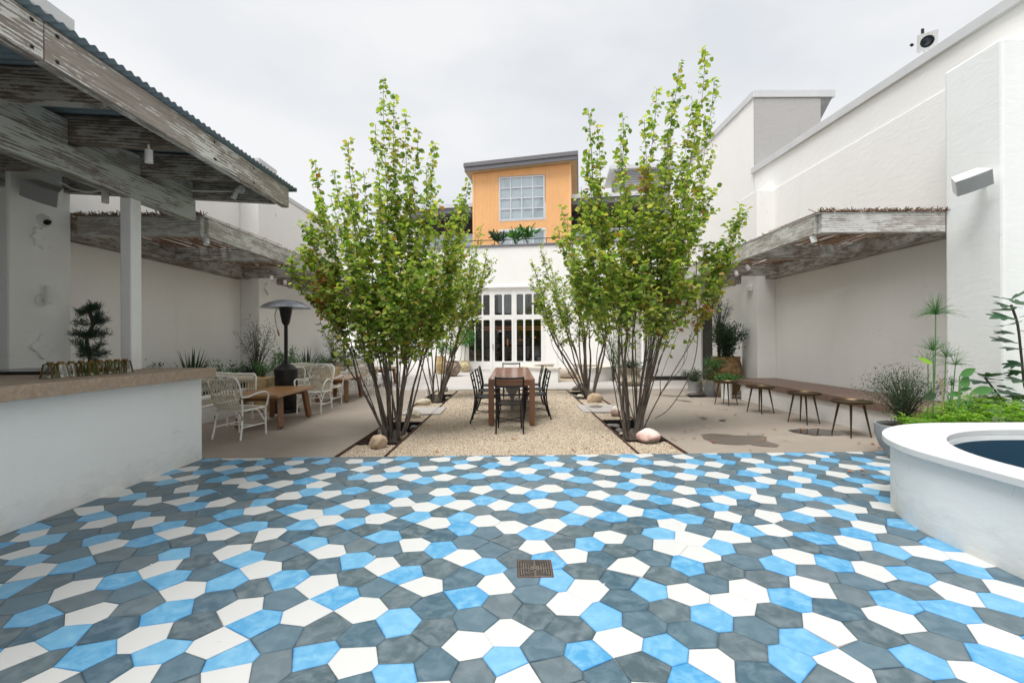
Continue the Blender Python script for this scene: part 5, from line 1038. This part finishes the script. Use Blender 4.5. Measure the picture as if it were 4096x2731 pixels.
tree('tall multi stemmed tree nearest on the right, tinged red and yellow low down', (1.78, YR, -.12), tipsR, .6, 'leaf_tree', 41, lambda x: ZC(752, YR)+.10*(x < 1.9), .081, .031, main=26, r0=.018,
     aut=[(c_(1600, 715, 6.5), .5, .75), (c_(1500, 690, 6.4), .3, .7), (c_(1470, 400, 6.5), .3, .8), (c_(1650, 610, 6.6), .3, .5), (c_(1480, 520, 6.5), .6, .2), (c_(1430, 600, 6.3), .3, .3)],
     bare=[[(1505, 960, 0), (1535, 940, -.1), (1570, 890, -.1), (1595, 830, 0), (1603, 760, .1), (1598, 690, .1), (1600, 600, 0)], [(1460, 975, -.1), (1440, 905, -.2), (1425, 850, -.2), (1400, 790, -.2), (1385, 730, 0)]])
tipsR2 = [(1222,600,0),(1215,640,.2),(1240,560,-.2),(1230,690,-.3),(1262,600,.4),(1295,560,-.3),(1290,640,-.6),(1330,560,.5),(1310,520,0),(1350,600,-.6),(1260,690,.3),(1300,700,-.5),(1345,680,.6),(1380,640,0),(1245,740,-.1),(1400,590,.4),(1275,640,.6),(1420,660,-.3),(1380,720,.5),(1245,645,-.5)]
tree('smaller multi stemmed tree farther back on the right, beside a tan boulder', (1.98, 11.6, -.1), tipsR2, .7, 'leaf_tree', 51, lambda x: ZC(765, 11.6), .075, .038, main=15, aut=[(c_(1275, 600, 11.3), .4, .6), (c_(1300, 640, 11.2), .3, .5)], twig=.34, r0=.030)
# ================================================================ GENERIC PLANTS
def bush(name, label, cat, base, rad, h, n, leaf, mat, seed, ratio=.4, stems=12, group=None, pot=None, z0=.0, up=.4, barkm='bark_dark', open_=.25):
    r = random.Random(seed); t = thing(name, label, cat, base, 0, group); b = Vector(base); m = MB(); L = Leaves()
    ends = []
    for k in range(stems):
        a = r.uniform(0, 6.28); q = rad*math.sqrt(r.random()); e = b+Vector((q*math.cos(a), q*math.sin(a), h*r.uniform(.7, 1.)*(1-.25*(q/rad)**2))); mid = b.lerp(e, .5)+Vector((-(e.x-b.x)*.15, -(e.y-b.y)*.15, .05*h))
        P_ = smooth_path([b+Vector((r.uniform(-.03, .03), r.uniform(-.03, .03), z0)), mid, e], 4); m.tube(P_, [max(.002, .009*(1-i/len(P_))) for i in range(len(P_))], 4, False); ends.append(P_)
    for k in range(n):
        P_ = r.choice(ends); i = int(len(P_)*(open_+(1-open_)*r.random()**.7)); i = min(i, len(P_)-1); p = P_[i]+rv(r, rad*.14)
        d = Vector((p.x-b.x, p.y-b.y, rad*up))+rv(r, rad*.6); l = leaf*r.uniform(.6, 1.2); L.add(p, d, Vector((0, 0, 1))+rv(r, .5), l, l*ratio*r.uniform(.8, 1.2))
    m.build('stems', barkm, t, world=True); L.build('foliage', mat, t); return t
def blades(name, label, cat, base, n, L0, w0, mat, seed, spread=(.1, 1.1), bend=.3, group=None, flat=1.):
    r = random.Random(seed); t = thing(name, label, cat, base, 0, group); V = []; Fc = []; b = Vector(base)
    for k in range(n):
        a = r.uniform(0, 6.28); el = r.uniform(*spread); L = L0*r.uniform(.65, 1.05); d = Vector((math.cos(a)*math.sin(el), math.sin(a)*math.sin(el)*flat, math.cos(el))); sd = Vector((-math.sin(a), math.cos(a), 0)); p = b+Vector((math.cos(a), math.sin(a), 0))*.03*r.random(); o = len(V)
        for i in range(6):
            f = i/5; w = w0*(math.sin(math.pi*min(1, f*.8+.25)) if f < 1 else .02)*.5; c = p+d*L*f+Vector((0, 0, -bend*L*f*f*math.sin(el))); V += [tuple(c-sd*w+Vector((0, 0, .25*w))), tuple(c), tuple(c+sd*w+Vector((0, 0, .25*w)))]
        for i in range(5):
            for j in range(2): Fc.append((o+3*i+j, o+3*i+j+1, o+3*i+4+j, o+3*i+3+j))
    q = MB().raw(V, Fc).build('blades', mat, t, world=True); q['kind'] = 'stuff'; return t
G = 'spiky yuccas behind the rattan sofas'
blades('yucca', 'dark spiky yucca behind the bar counter end', 'plant', (-5.85, 8.3, .5), 46, .82, .05, 'leaf_dark', 3, (.05, 1.15), .12, G); blades('yucca', 'dark spiky yucca behind the second rattan sofa', 'plant', (-5.75, 12.75, .42), 46, .85, .05, 'leaf_dark', 4, (.05, 1.15), .12, G)
bush('olive_shrub', 'slender grey green olive shrub in front of the left pilaster', 'shrub', (-5.62, 10.0, .4), .42, 1.5, 1500, .06, 'leaf_olive', 5, .22, 30, up=.8, open_=.15)
bush('olive_shrub', 'taller slender olive shrub near the end of the left wall', 'shrub', (-5.75, 14.7, .4), .34, 1.45, 1100, .055, 'leaf_olive', 6, .22, 24, up=.8, open_=.2)
bush('conifer_shrub', 'low dark conifer shrub under the slender olive shrub', 'shrub', (-5.70, 9.75, .38), .38, .5, 1500, .06, 'leaf_needle', 7, .3, 20)
bush('conifer_shrub', 'round dark conifer shrub at the end of the left wall', 'shrub', (-5.55, 15.2, .35), .45, .75, 1500, .07, 'leaf_needle', 8, .35, 20)
bush('conifer_shrub', 'dark upright conifer against the bright back wall', 'shrub', (-5.9, 18.6, .1), .42, 1.15, 1500, .08, 'leaf_needle', 9, .35, 20)
bush('fern_shrub', 'light green feathery shrub directly behind the patio heater pole', 'shrub', (-5.6, 11.3, .35), .35, .95, 900, .075, 'leaf_mid', 10, .35, 16)
for i, (x, y, rr_, h, mt, l) in enumerate([(-5.75, 7.3, .4, .75, 'leaf_dark', 'low dark shrub beside the first yucca, nearest the bar'), (-5.75, 8.9, .45, .72, 'leaf_mid', 'low green shrub between the first yucca and the olive shrub'), (-5.7, 11.9, .4, .66, 'leaf_mid', 'low green shrub in front of the second yucca, left side'), (-5.65, 13.6, .42, .72, 'leaf_mid', 'low green shrub right of the second yucca'), (-5.6, 16.2, .4, .7, 'leaf_dark', 'low dark shrub at the far end of the planter wall')]): bush('low_shrub', l, 'shrub', (x, y, .3), rr_, h, 1100, .055, mt, 60+i, .45, 16, 'low shrubs in the left planter')
# pine in a pot behind the bar
r = random.Random(12); pt = thing('potted_pine', 'dark dwarf pine behind the bar counter, left of the white column', 'tree', (-5.35, 5.95, 0)); m = MB(); L = Leaves()
trunkp = [OY(212, 860, 5.9), OY(205, 815, 5.9), OY(200, 775, 5.9), OY(214, 745, 5.9), OY(206, 715, 5.9)]; m.tube(smooth_path([Vector((trunkp[0].x, 5.9, .35))]+trunkp, 4), .02, 6)
for (a, b, dy) in ((178, 742, .05), (185, 718, 0), (222, 705, .05), (208, 706, -.05), (240, 735, 0), (245, 765, -.05), (200, 770, .1), (178, 785, -.05), (232, 790, .1), (240, 812, 0), (186, 815, .1), (215, 825, -.1), (222, 760, -.1), (172, 765, 0), (196, 800, -.1), (228, 722, .02)):
    e = OY(a, b, 5.9+dy); s_ = min(trunkp, key=lambda q: (q-e).length+max(0, q.z-e.z)*3); m.tube([s_, s_.lerp(e, .6)+Vector((0, 0, -.01)), e], [.01, .008, .005], 5)
    for k in range(260):
        f = r.uniform(.2, 1.05); c = s_.lerp(e, f)+rv(r, .022); d = (e-s_).normalized()*.7+rv(r, .7)+Vector((0, 0, .3)); L.add(c, d, rv(r), .075*r.uniform(.7, 1.1), .006)
m.build('trunk', 'bark_dark', pt, world=True, smooth=True); L.build('needles', 'leaf_needle', pt); MB().lathe([(.14, .0), (.2, .35), (.21, .38), (.18, .38), (.17, .34), (0, .34)], n=24).build('pot', 'concrete_dark', pt, loc=(-.02, -.05, .0), smooth=True)
# ---- pots
def pot(name, label, loc, prof, mat, n=32, sx=1, sy=1, group=None, soil=None):
    t = thing(name, label, 'pot', loc, 0, group); MB().lathe(prof, (0, 0, 0), n, sx, sy).build('body', mat, t, smooth=n > 8)
    if soil: MB().lathe([(0, soil[1]-.01), (soil[0], soil[1]-.01), (soil[0], soil[1]), (0, soil[1])], (0, 0, 0), n).build('soil', 'soil', t)
    return t
G = 'square sand coloured stone pots between the sofas'
def block_pot(l, x, y): t = thing('stone_pot', l, 'pot', (x, y, 0), 0, G); MB().hexa([(-.17, -.17, 0), (.17, -.17, 0), (.17, .17, 0), (-.17, .17, 0), (-.22, -.22, .68), (.22, -.22, .68), (.22, .22, .68), (-.22, .22, .68)]).build('body', 'pot_sand', t, bevel=.03, seg=3); return t
block_pot('mottled sand coloured block pot between the first two sofas', -5.0, 9.1); block_pot('mottled sand coloured block pot between the last two sofas', -5.0, 12.5)
bush('low_shrub', 'wispy shrub growing in the block pot between the first two sofas', 'shrub', (-5.0, 9.1, .64), .28, .35, 500, .05, 'leaf_mid', 71, .35, 12); bush('low_shrub', 'wispy shrub growing in the block pot between the last two sofas', 'shrub', (-5.0, 12.5, .64), .26, .3, 400, .05, 'leaf_olive', 72, .35, 12)
def sph(r, h, neck, ) : return [(r*.55, 0), (r*.8, h*.12), (r, h*.5), (r*.97, h*.68), (neck, h*.93), (neck*1.06, h), (neck*.9, h), (neck*.88, h*.94), (0, h*.93)]
p = F(1859, 1487); pot('glazed_pot', 'mottled beige round pot beside the glazed doors', (p.x, p.y, 0), sph(.25, .5, .19), 'pot_beige')
r = random.Random(4); t = thing('potted_tree', 'small round headed tree in the beige pot beside the glazed doors', 'tree', (p.x, p.y, .46)); L = Leaves(); cz = Vector((p.x+.08, p.y, 1.55))
for k in range(900): d = rv(r).normalized(); L.add(cz+Vector((d.x*.42, d.y*.42, d.z*.42))*r.random()**.5, d+rv(r, .4), Vector((0, 0, 1))+rv(r, .4), .085, .05)
MB().tube([(p.x, p.y, .46), (p.x+.02, p.y, .9), cz], .016, 6).build('trunk', 'bark', t, world=True, smooth=True); L.build('foliage', 'leaf_mid', t)
p = F(1809, 1504); t = pot('stone_jar', 'dark brown stone jar with stubby feet near the back wall', (p.x, p.y, 0), [(.2, .05), (.30, .15), (.36, .34), (.30, .5), (.24, .56), (.27, .6), (.22, .6), (.2, .55), (0, .54)], 'pot_stone'); m = MB()
for k in range(3): a = R(90+120*k); m.lathe([(.05, 0), (.06, .1)], (.18*math.cos(a), .18*math.sin(a), 0), 8)
m.build('foot', 'pot_stone', t)
bush('jar_shrub', 'green shrub growing in the dark stone jar', 'shrub', (p.x, p.y, .55), .28, .75, 500, .07, 'leaf_mid', 81, .5, 10)
p = F(1765, 1495); pot('glazed_pot', 'tall beige pot seen behind the stems of the left far tree', (p.x, p.y, 0), sph(.26, .75, .2), 'pot_sand'); bush('pot_shrub', 'light green shrub in the tall beige pot at the back', 'shrub', (p.x, p.y, .7), .3, .75, 450, .08, 'leaf_mid', 82, .5, 10)
p = F(2519, 1540); pot('stone_urn', 'large pale waisted stone urn planted with dark greens by the brick pier', (p.x, p.y, 0), [(.26, 0), (.38, .06), (.42, .14), (.33, .26), (.29, .36), (.36, .48), (.41, .53), (.36, .53), (.33, .48), (0, .46)], 'urn'); bush('urn_plant', 'dark green ground cover filling the stone urn', 'plant', (p.x, p.y, .45), .38, .25, 900, .055, 'leaf_dark', 83, .6, 20)
bush('wall_shrub', 'light sparse shrub behind the stone urn against the white brick', 'shrub', (3.4, 15.3, 0), .4, 1.75, 700, .07, 'leaf_mid', 84, .35, 14, open_=.4)
# pots at the end of the bench
pot('glazed_pot', 'large brown glazed pot at the end of the bench', (5.42, 11.55, 0), sph(.40, .95, .33), 'pot_brown', 40)
t = bush('pot_shrub', 'dense dark shrub filling the large brown glazed pot', 'shrub', (5.42, 11.5, .88), .46, .95, 4200, .07, 'leaf_dark', 91, .4, 34, open_=.05); bush('pot_shrub', 'tall thin wiry false aralia rising from the brown glazed pot', 'shrub', (5.28, 11.6, .92), .26, 1.78, 1300, .10, 'leaf_needle', 92, .09, 22, up=1.2, open_=.3)
bush('fern', 'bright green drooping fern at the left of the brown glazed pot', 'fern', (5.0, 11.35, .62), .30, .35, 700, .11, 'leaf_mid', 93, .1, 18, up=-.6)
p = (4.93, 11.25); t = pot('tapered_pot', 'dark grey tapered concrete pot with dry grass beside the bench end', (p[0], p[1], 0), [(.15, 0), (.22, .36), (.22, .385), (.19, .385), (.185, .34), (0, .34)], 'concrete_dark'); blades('ornamental_grass', 'fine straw coloured grass arching from the dark tapered pot', 'grass', (p[0], p[1], .34), 260, .62, .006, 'leaf_straw', 94, (.1, 1.3), .7)
bush('pot_shrub', 'grey green leafy plant in the dark tapered pot', 'plant', (p[0]-.05, p[1], .34), .22, .3, 350, .06, 'leaf_olive', 95, .5, 10)
m = [(.17, 0), (.21, .25), (.22, .27), (.19, .27), (.18, .24), (0, .24)]; pot('ribbed_pot', 'low ribbed grey pot left of the dark tapered pot', (4.93, 12.25, 0), m, 'concrete_pot'); bush('pot_shrub', 'low dark trailing plant in the ribbed grey pot', 'plant', (4.93, 12.25, .22), .35, .35, 1100, .05, 'leaf_dark', 96, .5, 18, up=-.1)
pot('white_pot', 'tall white cylindrical pot against the end of the bench', (5.02, 10.66, 0), [(.115, 0), (.125, .36), (.13, .38), (.11, .38), (.105, .34), (0, .34)], 'paint_white'); bush('trailing_plant', 'bright green plant trailing over the tall white pot', 'plant', (5.05, 10.75, .36), .33, .18, 900, .05, 'leaf_mid', 97, .7, 18, up=-.1)
pot('glazed_pot', 'round dark brown pot squeezed between the grey and white pots', (5.1, 11.0, 0), sph(.2, .36, .15), 'pot_stone')
# bowl planter by the pool
bw = (4.47, 5.2); pot('bowl_planter', 'grey concrete egg shaped bowl planter at the edge of the tiles', (bw[0], bw[1], 0), [(.10, 0), (.15, .03), (.22, .13), (.265, .27), (.27, .39), (.25, .39), (.245, .35), (0, .35)], 'concrete_pot', 44, soil=(.24, .362))
bush('potted_shrub', 'fine leaved bushy shrub with reddish stems in the grey bowl planter', 'shrub', (bw[0], bw[1], .36), .42, .70, 5200, .036, 'leaf_dark', 101, .2, 36, up=.7, open_=.2)
# trough behind the pool: moss fern, papyrus, thalia, fig
tag(MB().box(4.35, 8, 4.42, 5.05, -.1, .45).build('metal_trough', 'concrete_pot', bevel=.01), 'long grey planting trough behind the raised pool', 'planter')
r = random.Random(15); t = thing('lime_fern', 'mass of bright lime green feathery fern behind the raised pool', 'fern', (5.1, 4.75, .45)); L = Leaves(); m = MB()
for k in range(2300):
    x = r.uniform(4.22, 6.2); y = r.uniform(4.38, 5.0); h = .40+.33*(1-((x-5.25)/1.3)**2)*r.uniform(.5, 1.); h = max(.36, h)+.10*math.sin(x*9+y*5)*math.sin(x*4.3+y*11); p = Vector((x, y, h+r.uniform(-.05, .03))); a = r.uniform(0, 6.28); d = Vector((math.cos(a), math.sin(a)-.5, r.uniform(-.2, .5))).normalized(); Lf = r.uniform(.07, .14)
    for j in range(7):
        c = p+d*Lf*j/7+Vector((0, 0, -.02*(j/7)**2)); sd = d.cross(Vector((0, 0, 1))).normalized(); l = .045*(1-j/9)
        for sg in (-1, 1): L.add(c, sd*sg+d*.8+rv(r, .2), Vector((0, 0, 1))+rv(r, .3), l, .010)
L.build('fronds', 'leaf_bright', t)
def papyrus(l, base, top, n, Lr, seed, droop=.5, mat='leaf_mid'):
    r = random.Random(seed); t = thing('papyrus', l, 'plant', base, 0, 'papyrus stalks behind the raised pool'); m = MB().tube(smooth_path([base, Vector(base).lerp(top, .5)+Vector((.01, 0, 0)), top], 4), [.0055]*8+[.004], 6); m.build('stalk', mat, t, world=True, smooth=True); m = MB()
    for k in range(n):
        a = r.uniform(0, 6.28); el = r.uniform(.1, 1.25); d = Vector((math.cos(a)*math.sin(el), math.sin(a)*math.sin(el), math.cos(el))); L_ = Lr*r.uniform(.6, 1.05); P_ = [top+d*L_*f+Vector((0, 0, -droop*L_*f*f*math.sin(el))) for f in (0, .35, .7, 1)]; m.tube(P_, [.0016, .0013, .001, .0007], 3, False)
    q = m.build('rays', mat, t, world=True); q['kind'] = 'stuff'
pb = lambda ox: (OY(ox, 960, 4.75).x, 4.75, .4)
papyrus('tallest papyrus stalk with a wide mop head behind the raised pool', pb(2140), OY(2149, 722, 4.75), 170, .26, 1, .55)
papyrus('middle height papyrus whose head sits halfway up the tallest stalk', pb(2140), OY(2143, 805, 4.7), 80, .17, 2, .0)
papyrus('papyrus with an upright leaning head, leftmost of the group', pb(2128), OY(2131, 833, 4.7), 40, .20, 3, .2)
papyrus('papyrus with an open head just right of the tallest stalk', pb(2160), OY(2172, 820, 4.75), 60, .19, 4, .2)
papyrus('low papyrus with brown seed tips, rightmost of the group', pb(2175), OY(2194, 838, 4.7), 55, .22, 5, .5)
papyrus('lowest small papyrus head close above the lime fern', pb(2170), OY(2186, 885, 4.7), 45, .12, 6, .6)
t = thing('thalia_plant', 'broad paddle leaved plant rising from the lime fern by the pool', 'plant', (5.0, 4.6, .45)); m = MB(); L = Leaves(); Yt = 4.55
def paddle(parent, a, b, wd, mat, stem=None, Y=Yt, twist=.2):
    A, B = OY(*a, Y), OY(*b, Y+.05); D = B-A; n = 8; V = []; Fc = []; up = Vector((twist, -1, .35)).normalized(); sd = D.cross(up).normalized()
    for i in range(n+1): f = i/n; wv = wd*(math.sin(math.pi*f**.8))*.5+.0015; c = A+D*f; V += [tuple(c-sd*wv+up*wv*.25), tuple(c), tuple(c+sd*wv+up*wv*.25)]
    for i in range(n):
        for j in range(2): Fc.append((3*i+j, 3*i+j+1, 3*i+4+j, 3*i+3+j))
    MB().raw(V, Fc).build('leaf', mat, parent, world=True, smooth=True)
    if stem: MB().tube(smooth_path([OY(*stem, Y), OY((stem[0]+a[0])/2+2, (stem[1]+a[1])/2, Y), A], 4), .006, 5).build('stalk', mat, parent, world=True, smooth=True)
for a, b, w_, mt, st_ in (((2141, 836), (2106, 820), .055, 'leaf_bright', None), ((2204, 863), (2241, 846), .075, 'leaf_mid', (2195, 962)), ((2206, 887), (2225, 865), .10, 'leaf_mid', (2196, 962)), ((2232, 900), (2285, 892), .085, 'leaf_mid', (2205, 962)), ((2176, 907), (2212, 902), .05, 'leaf_mid', (2185, 962)), ((2213, 920), (2225, 938), .055, 'leaf_mid', (2205, 962)), ((2222, 925), (2243, 938), .085, 'leaf_mid', (2213, 962)), ((2200, 897), (2232, 890), .04, 'leaf_mid', None), ((2150, 905), (2118, 915), .07, 'leaf_dark', None), ((2220, 960), (2238, 962), .03, 'leaf_straw', None), ((2158, 870), (2172, 894), .035, 'leaf_straw', (2168, 962))): paddle(t, a, b, w_, mt, st_)
fg = thing('fig_tree', 'young fig tree with lobed leaves at the right edge of the pool', 'tree', (5.75, 4.85, .4)); Yf = 4.85; m = MB()
m.tube(smooth_path([OY(2352+40, 940, Yf), OY(2352+5, 900, Yf), OY(2346, 820, Yf), OY(2337, 745, Yf), OY(2322, 700, Yf)], 5), .012, 6).tube(smooth_path([OY(2352+40, 960, Yf), OY(2325, 940, Yf), OY(2292, 905, Yf), OY(2262, 867, Yf)], 5), .010, 6); m.build('trunk', 'bark_dark', fg, world=True, smooth=True)
LB = [(0, 0), (.16, .02), (.34, .14), (.50, .34), (.40, .40), (.24, .36), (.30, .52), (.40, .76), (.28, .78), (.15, .62), (.12, .80), (.0, 1.), (-.12, .80), (-.15, .62), (-.28, .78), (-.40, .76), (-.30, .52), (-.24, .36), (-.40, .40), (-.50, .34), (-.34, .14), (-.16, .02)]
r = random.Random(8)
for (ax_, ay, bx_, by_) in ((2322, 690, 2284, 679), (2320, 702, 2290, 700), (2325, 715, 2268, 705), (2326, 728, 2264, 727), (2330, 745, 2276, 744), (2334, 765, 2286, 763), (2340, 787, 2280, 778), (2345, 800, 2300, 800), (2348, 830, 2320, 838), (2350, 850, 2322, 858), (2330, 700, 2365, 690), (2335, 730, 2372, 722), (2340, 760, 2378, 760), (2262, 867, 2238, 850), (2264, 868, 2300, 850), (2270, 872, 2305, 868), (2262, 875, 2228, 878), (2280, 885, 2310, 890), (2290, 900, 2250, 897), (2296, 905, 2345, 900), (2315, 920, 2350, 925), (2300, 915, 2260, 918), (2345, 870, 2312, 880), (2350, 905, 2330, 915), (2318, 690, 2350, 672)):
    A, B = OY(ax_, ay, Yf+r.uniform(-.1, .1)), OY(bx_, by_, Yf+r.uniform(-.25, .15)); D = B-A; Ln = max(.17, min(.26, D.length)); D.normalize(); up = (Vector((0, -.25, 1))+rv(r, .18)).normalized(); sd = D.cross(up).normalized(); up = sd.cross(D)
    V = [tuple(A+D*Ln*.15+D*Ln*.95*y+sd*Ln*.95*x+up*(abs(x)*.12-.10*y*y)*Ln) for x, y in LB]+[tuple(A+D*Ln*.15+D*Ln*.45-up*.03*Ln)]; k = len(LB); MB().raw(V, [(i, (i+1) % k, k) for i in range(k)]).build('leaf', 'leaf_fig', fg, world=True)
# canna-like plants on the terrace
for k, (ox, l) in enumerate([(1146, 'big leaved plant on the terrace, left of the pair'), (1188, 'big leaved plant on the terrace, middle one below the window'), (1212, 'big leaved plant on the terrace, right and tallest')]):
    p = OY(ox, 556, 21.1); bush('terrace_plant', l, 'plant', (p.x, 21.1, 5.75), .34, (.6, .65, .85)[k], 60, .42, ('leaf_dark', 'leaf_mid', 'leaf_mid')[k], 110+k, .33, 9, 'plants on the roof terrace', up=.9)
# ================================================================ STONES AND UPLIGHTS
def rock(label, px, py, w_, d, h, mat, seed, z=-.03, yaw=0):
    import bmesh
    from mathutils import noise
    p = F(px, py, z); p.y += d*.45; bm = bmesh.new(); bmesh.ops.create_icosphere(bm, subdivisions=4, radius=1.)
    o_ = Vector((seed*3.1, seed*1.7, 0))
    for v in bm.verts:
        c = v.co.copy(); k = 1+.20*noise.noise(c*.9+o_)+.10*noise.noise(c*2.1+o_)+.025*noise.noise(c*6+o_)
        for q in range(4):
            nn = Vector(((seed*(q+2)*37 % 17)/17-.5, (seed*(q+3)*53 % 13)/13-.5, (seed*(q+5)*29 % 11)/11-.3)).normalized(); dd = (c*k).dot(nn)-.70
            if dd > 0: c = c-nn*dd*.8/k
        v.co = Vector((c.x*k*w_/2, c.y*k*d/2, c.z*k*h/2))
    me = bpy.data.meshes.new('rock'); bm.to_mesh(me); bm.free(); me.materials.append(MATS[mat]); me.polygons.foreach_set('use_smooth', [True]*len(me.polygons)); o = bpy.data.objects.new('boulder' if w_ > .2 else 'rock', me); C.objects.link(o); o.location = (p.x, p.y, z+h*.40); o.rotation_euler.z = yaw; return tag(o, label, 'rock')
rock('tan faceted boulder at the near left corner of the planting bed', 1503, 1800, .25, .22, .20, 'stone_tan', 3); rock('pink and white boulder on grey base at the right near tree', 2605, 1778, .32, .26, .22, 'stone_pink', 5)
rock('flat tan rock leaning on the trunk of the near left tree', 1597, 1762, .22, .2, .13, 'stone_tan', 7, -.1); rock('tall grey tan rock behind the white uplight in the left pit', 1523, 1750, .14, .13, .2, 'stone_pale', 8, -.12); rock('dark grey rounded rock at the back of the near left pit', 1541, 1722, .14, .13, .12, 'stone_grey', 9, -.12)
rock('long grey rock against the right rail of the near left pit', 1655, 1722, .18, .12, .1, 'stone_grey', 10, -.1, .6); rock('small pale pebble rock beside the near left trunk', 1620, 1745, .09, .08, .07, 'stone_pale', 11, -.1)
rock('pale elongated boulder beyond the left stepping slab', 1690, 1622, .36, .2, .17, 'stone_pale', 12, yaw=.3); rock('grey boulder half hidden behind the near left trunk', 1655, 1674, .22, .2, .16, 'stone_pale', 13)
rock('brown grey boulder behind the far left tree', 1776, 1568, .22, .2, .17, 'stone_grey', 14); rock('small pale rock in the far left pit by the rail', 1790, 1597, .13, .12, .08, 'stone_pale', 15, -.1)
rock('tan boulder below the far right tree', 2384, 1611, .36, .25, .25, 'stone_tan', 16); rock('dark grey boulder left of the far right tree', 2303, 1563, .22, .2, .15, 'stone_grey', 17); rock('brown round rock in the far right pit, left one', 2293, 1592, .18, .15, .12, 'stone_grey', 18, -.08); rock('pale grey rock in the far right pit beside the stems', 2322, 1593, .2, .15, .12, 'stone_pale', 19, -.08)
rock('pinkish boulder half behind the stems of the near right tree', 2465, 1668, .2, .2, .22, 'stone_pink', 20); rock('flat grey rock in the near right pit', 2455, 1712, .24, .16, .08, 'stone_grey', 21, -.1); rock('pale flat rock at the front of the near right pit', 2500, 1742, .16, .12, .06, 'stone_pale', 22, -.1); rock('grey rock between the stems in the near right pit', 2480, 1735, .12, .12, .1, 'stone_grey', 23, -.12)
def uplight(l, px, py, h, Y=None):
    p = F(px, py, -.1) if Y is None else Vector((FY(px, py, Y).x, Y, -.1)); t = thing('uplight', l, 'lamp', (p.x, p.y, -.1), 0, 'white cylinder uplights under the trees'); MB().lathe([(0, 0), (.033, 0), (.033, h-.03), (.036, h-.028), (.036, h), (.03, h), (.03, h-.015), (0, h-.015)], n=20).build('cylinder', 'paint_white', t, smooth=True); MB().lathe([(0, -.1), (.01, -.1), (.01, 0)], n=8).build('spike', 'metal_black', t)
uplight('white cylinder uplight in the near left pit behind the tan boulder', 1530, 1760, .24); uplight('white cylinder uplight in the far left pit', 1710, 1597, .27); uplight('white cylinder uplight sticking up behind the pink boulder', 2573, 1745, .27); uplight('white cylinder uplight behind the stems of the near right tree', 2486, 1672, .26); uplight('white cylinder uplight beside the dark boulder of the far right tree', 2320, 1568, .26); uplight('white cylinder uplight poking up behind the tan far boulder', 2367, 1590, .22)
# ================================================================ PUDDLES, FALLEN LEAVES
def puddle(l, pts, mat, z=.0045, seed=1):
    r = random.Random(seed); P_ = [F(x, y, 0) for x, y in pts]; o = []; n = len(P_)
    for i in range(n):
        for j in range(5): q = P_[i].lerp(P_[(i+1) % n], j/5); o.append((q.x+r.gauss(0, .010), q.y+r.gauss(0, .014)))
    c = Vector((sum(p[0] for p in o)/len(o), sum(p[1] for p in o)/len(o), 0)); m = MB().raw([(c.x, c.y, z)]+[(a, b, z) for a, b in o], [(0, i+1, (i+1) % len(o)+1) for i in range(len(o))]); q = m.build('puddle', mat); return tag(q, l, 'puddle', kind=None)
puddle('large dark drying puddle on the right patio near the tiles', [(2803, 1738), (2850, 1733), (2950, 1742), (3040, 1741), (3065, 1748), (3060, 1762), (3115, 1780), (3110, 1789), (3050, 1785), (2990, 1776), (2930, 1779), (2850, 1772), (2815, 1755)], 'wet_stain', seed=1)
puddle('shiny shallow puddle under the nearest tray tables', [(3150, 1720), (3200, 1714), (3270, 1714), (3340, 1722), (3390, 1736), (3330, 1743), (3250, 1741), (3180, 1731)], 'puddle', seed=2)
puddle('small wet patch under the farthest tray table', [(2740, 1575), (2800, 1566), (2870, 1578), (2860, 1588), (2760, 1590)], 'puddle', seed=3); puddle('small wet mark in the middle of the right patio, left one', [(2788, 1668), (2810, 1666), (2832, 1675), (2815, 1679)], 'wet_stain', seed=4); puddle('small wet mark in the middle of the right patio, right one', [(2876, 1677), (2905, 1676), (2900, 1686), (2880, 1685)], 'wet_stain', seed=5)
puddle('wet crack line across the far right patio', [(2600, 1577), (2700, 1582), (2780, 1580), (2900, 1583), (2780, 1586), (2680, 1587)], 'wet_stain', seed=6); puddle('small puddle on the right stepping slab', [(2353, 1625), (2385, 1620), (2412, 1624), (2405, 1630), (2370, 1632)], 'wet_stain', z=.009, seed=7); puddle('long wet mark on the right patio beyond the near tree', [(2690, 1597), (2740, 1600), (2778, 1608), (2740, 1607)], 'wet_stain', seed=8)
r = random.Random(77); L = Leaves()
for px, py in [(3040, 1735), (2870, 1640), (2914, 1639), (2946, 1657), (3080, 1654), (2692, 1750), (3006, 1796), (2722, 1723), (3165, 1679), (3181, 1685), (3192, 1687), (3436, 1767), (3498, 1775), (3515, 1787), (3385, 1733), (3203, 1718), (3085, 1712), (2880, 1767), (2946, 1658), (3262, 1700), (3425, 1890), (3462, 1885), (3470, 1899), (3499, 1775), (2860, 1570), (2780, 1572), (2740, 1577), (2830, 1583)]+[(r.uniform(2650, 3450), r.uniform(1600, 1790)) for _ in range(16)]+[(r.uniform(1650, 2500), r.uniform(1600, 1800)) for _ in range(26)]:
    p = F(px, py, .012); p += Vector((r.gauss(0, .02), r.gauss(0, .02), 0)); a = r.uniform(0, 6.28)
    if abs(p.x) < 2.1: p.z = -.012
    L.add(p, (math.cos(a), math.sin(a), .1), (r.gauss(0, .25), r.gauss(0, .25), 1), r.uniform(.035, .075), r.uniform(.03, .05))
q = L.build('fallen_leaves', 'leaf_fallen'); tag(q, 'orange and red fallen leaves scattered over the patio and gravel', 'leaves')
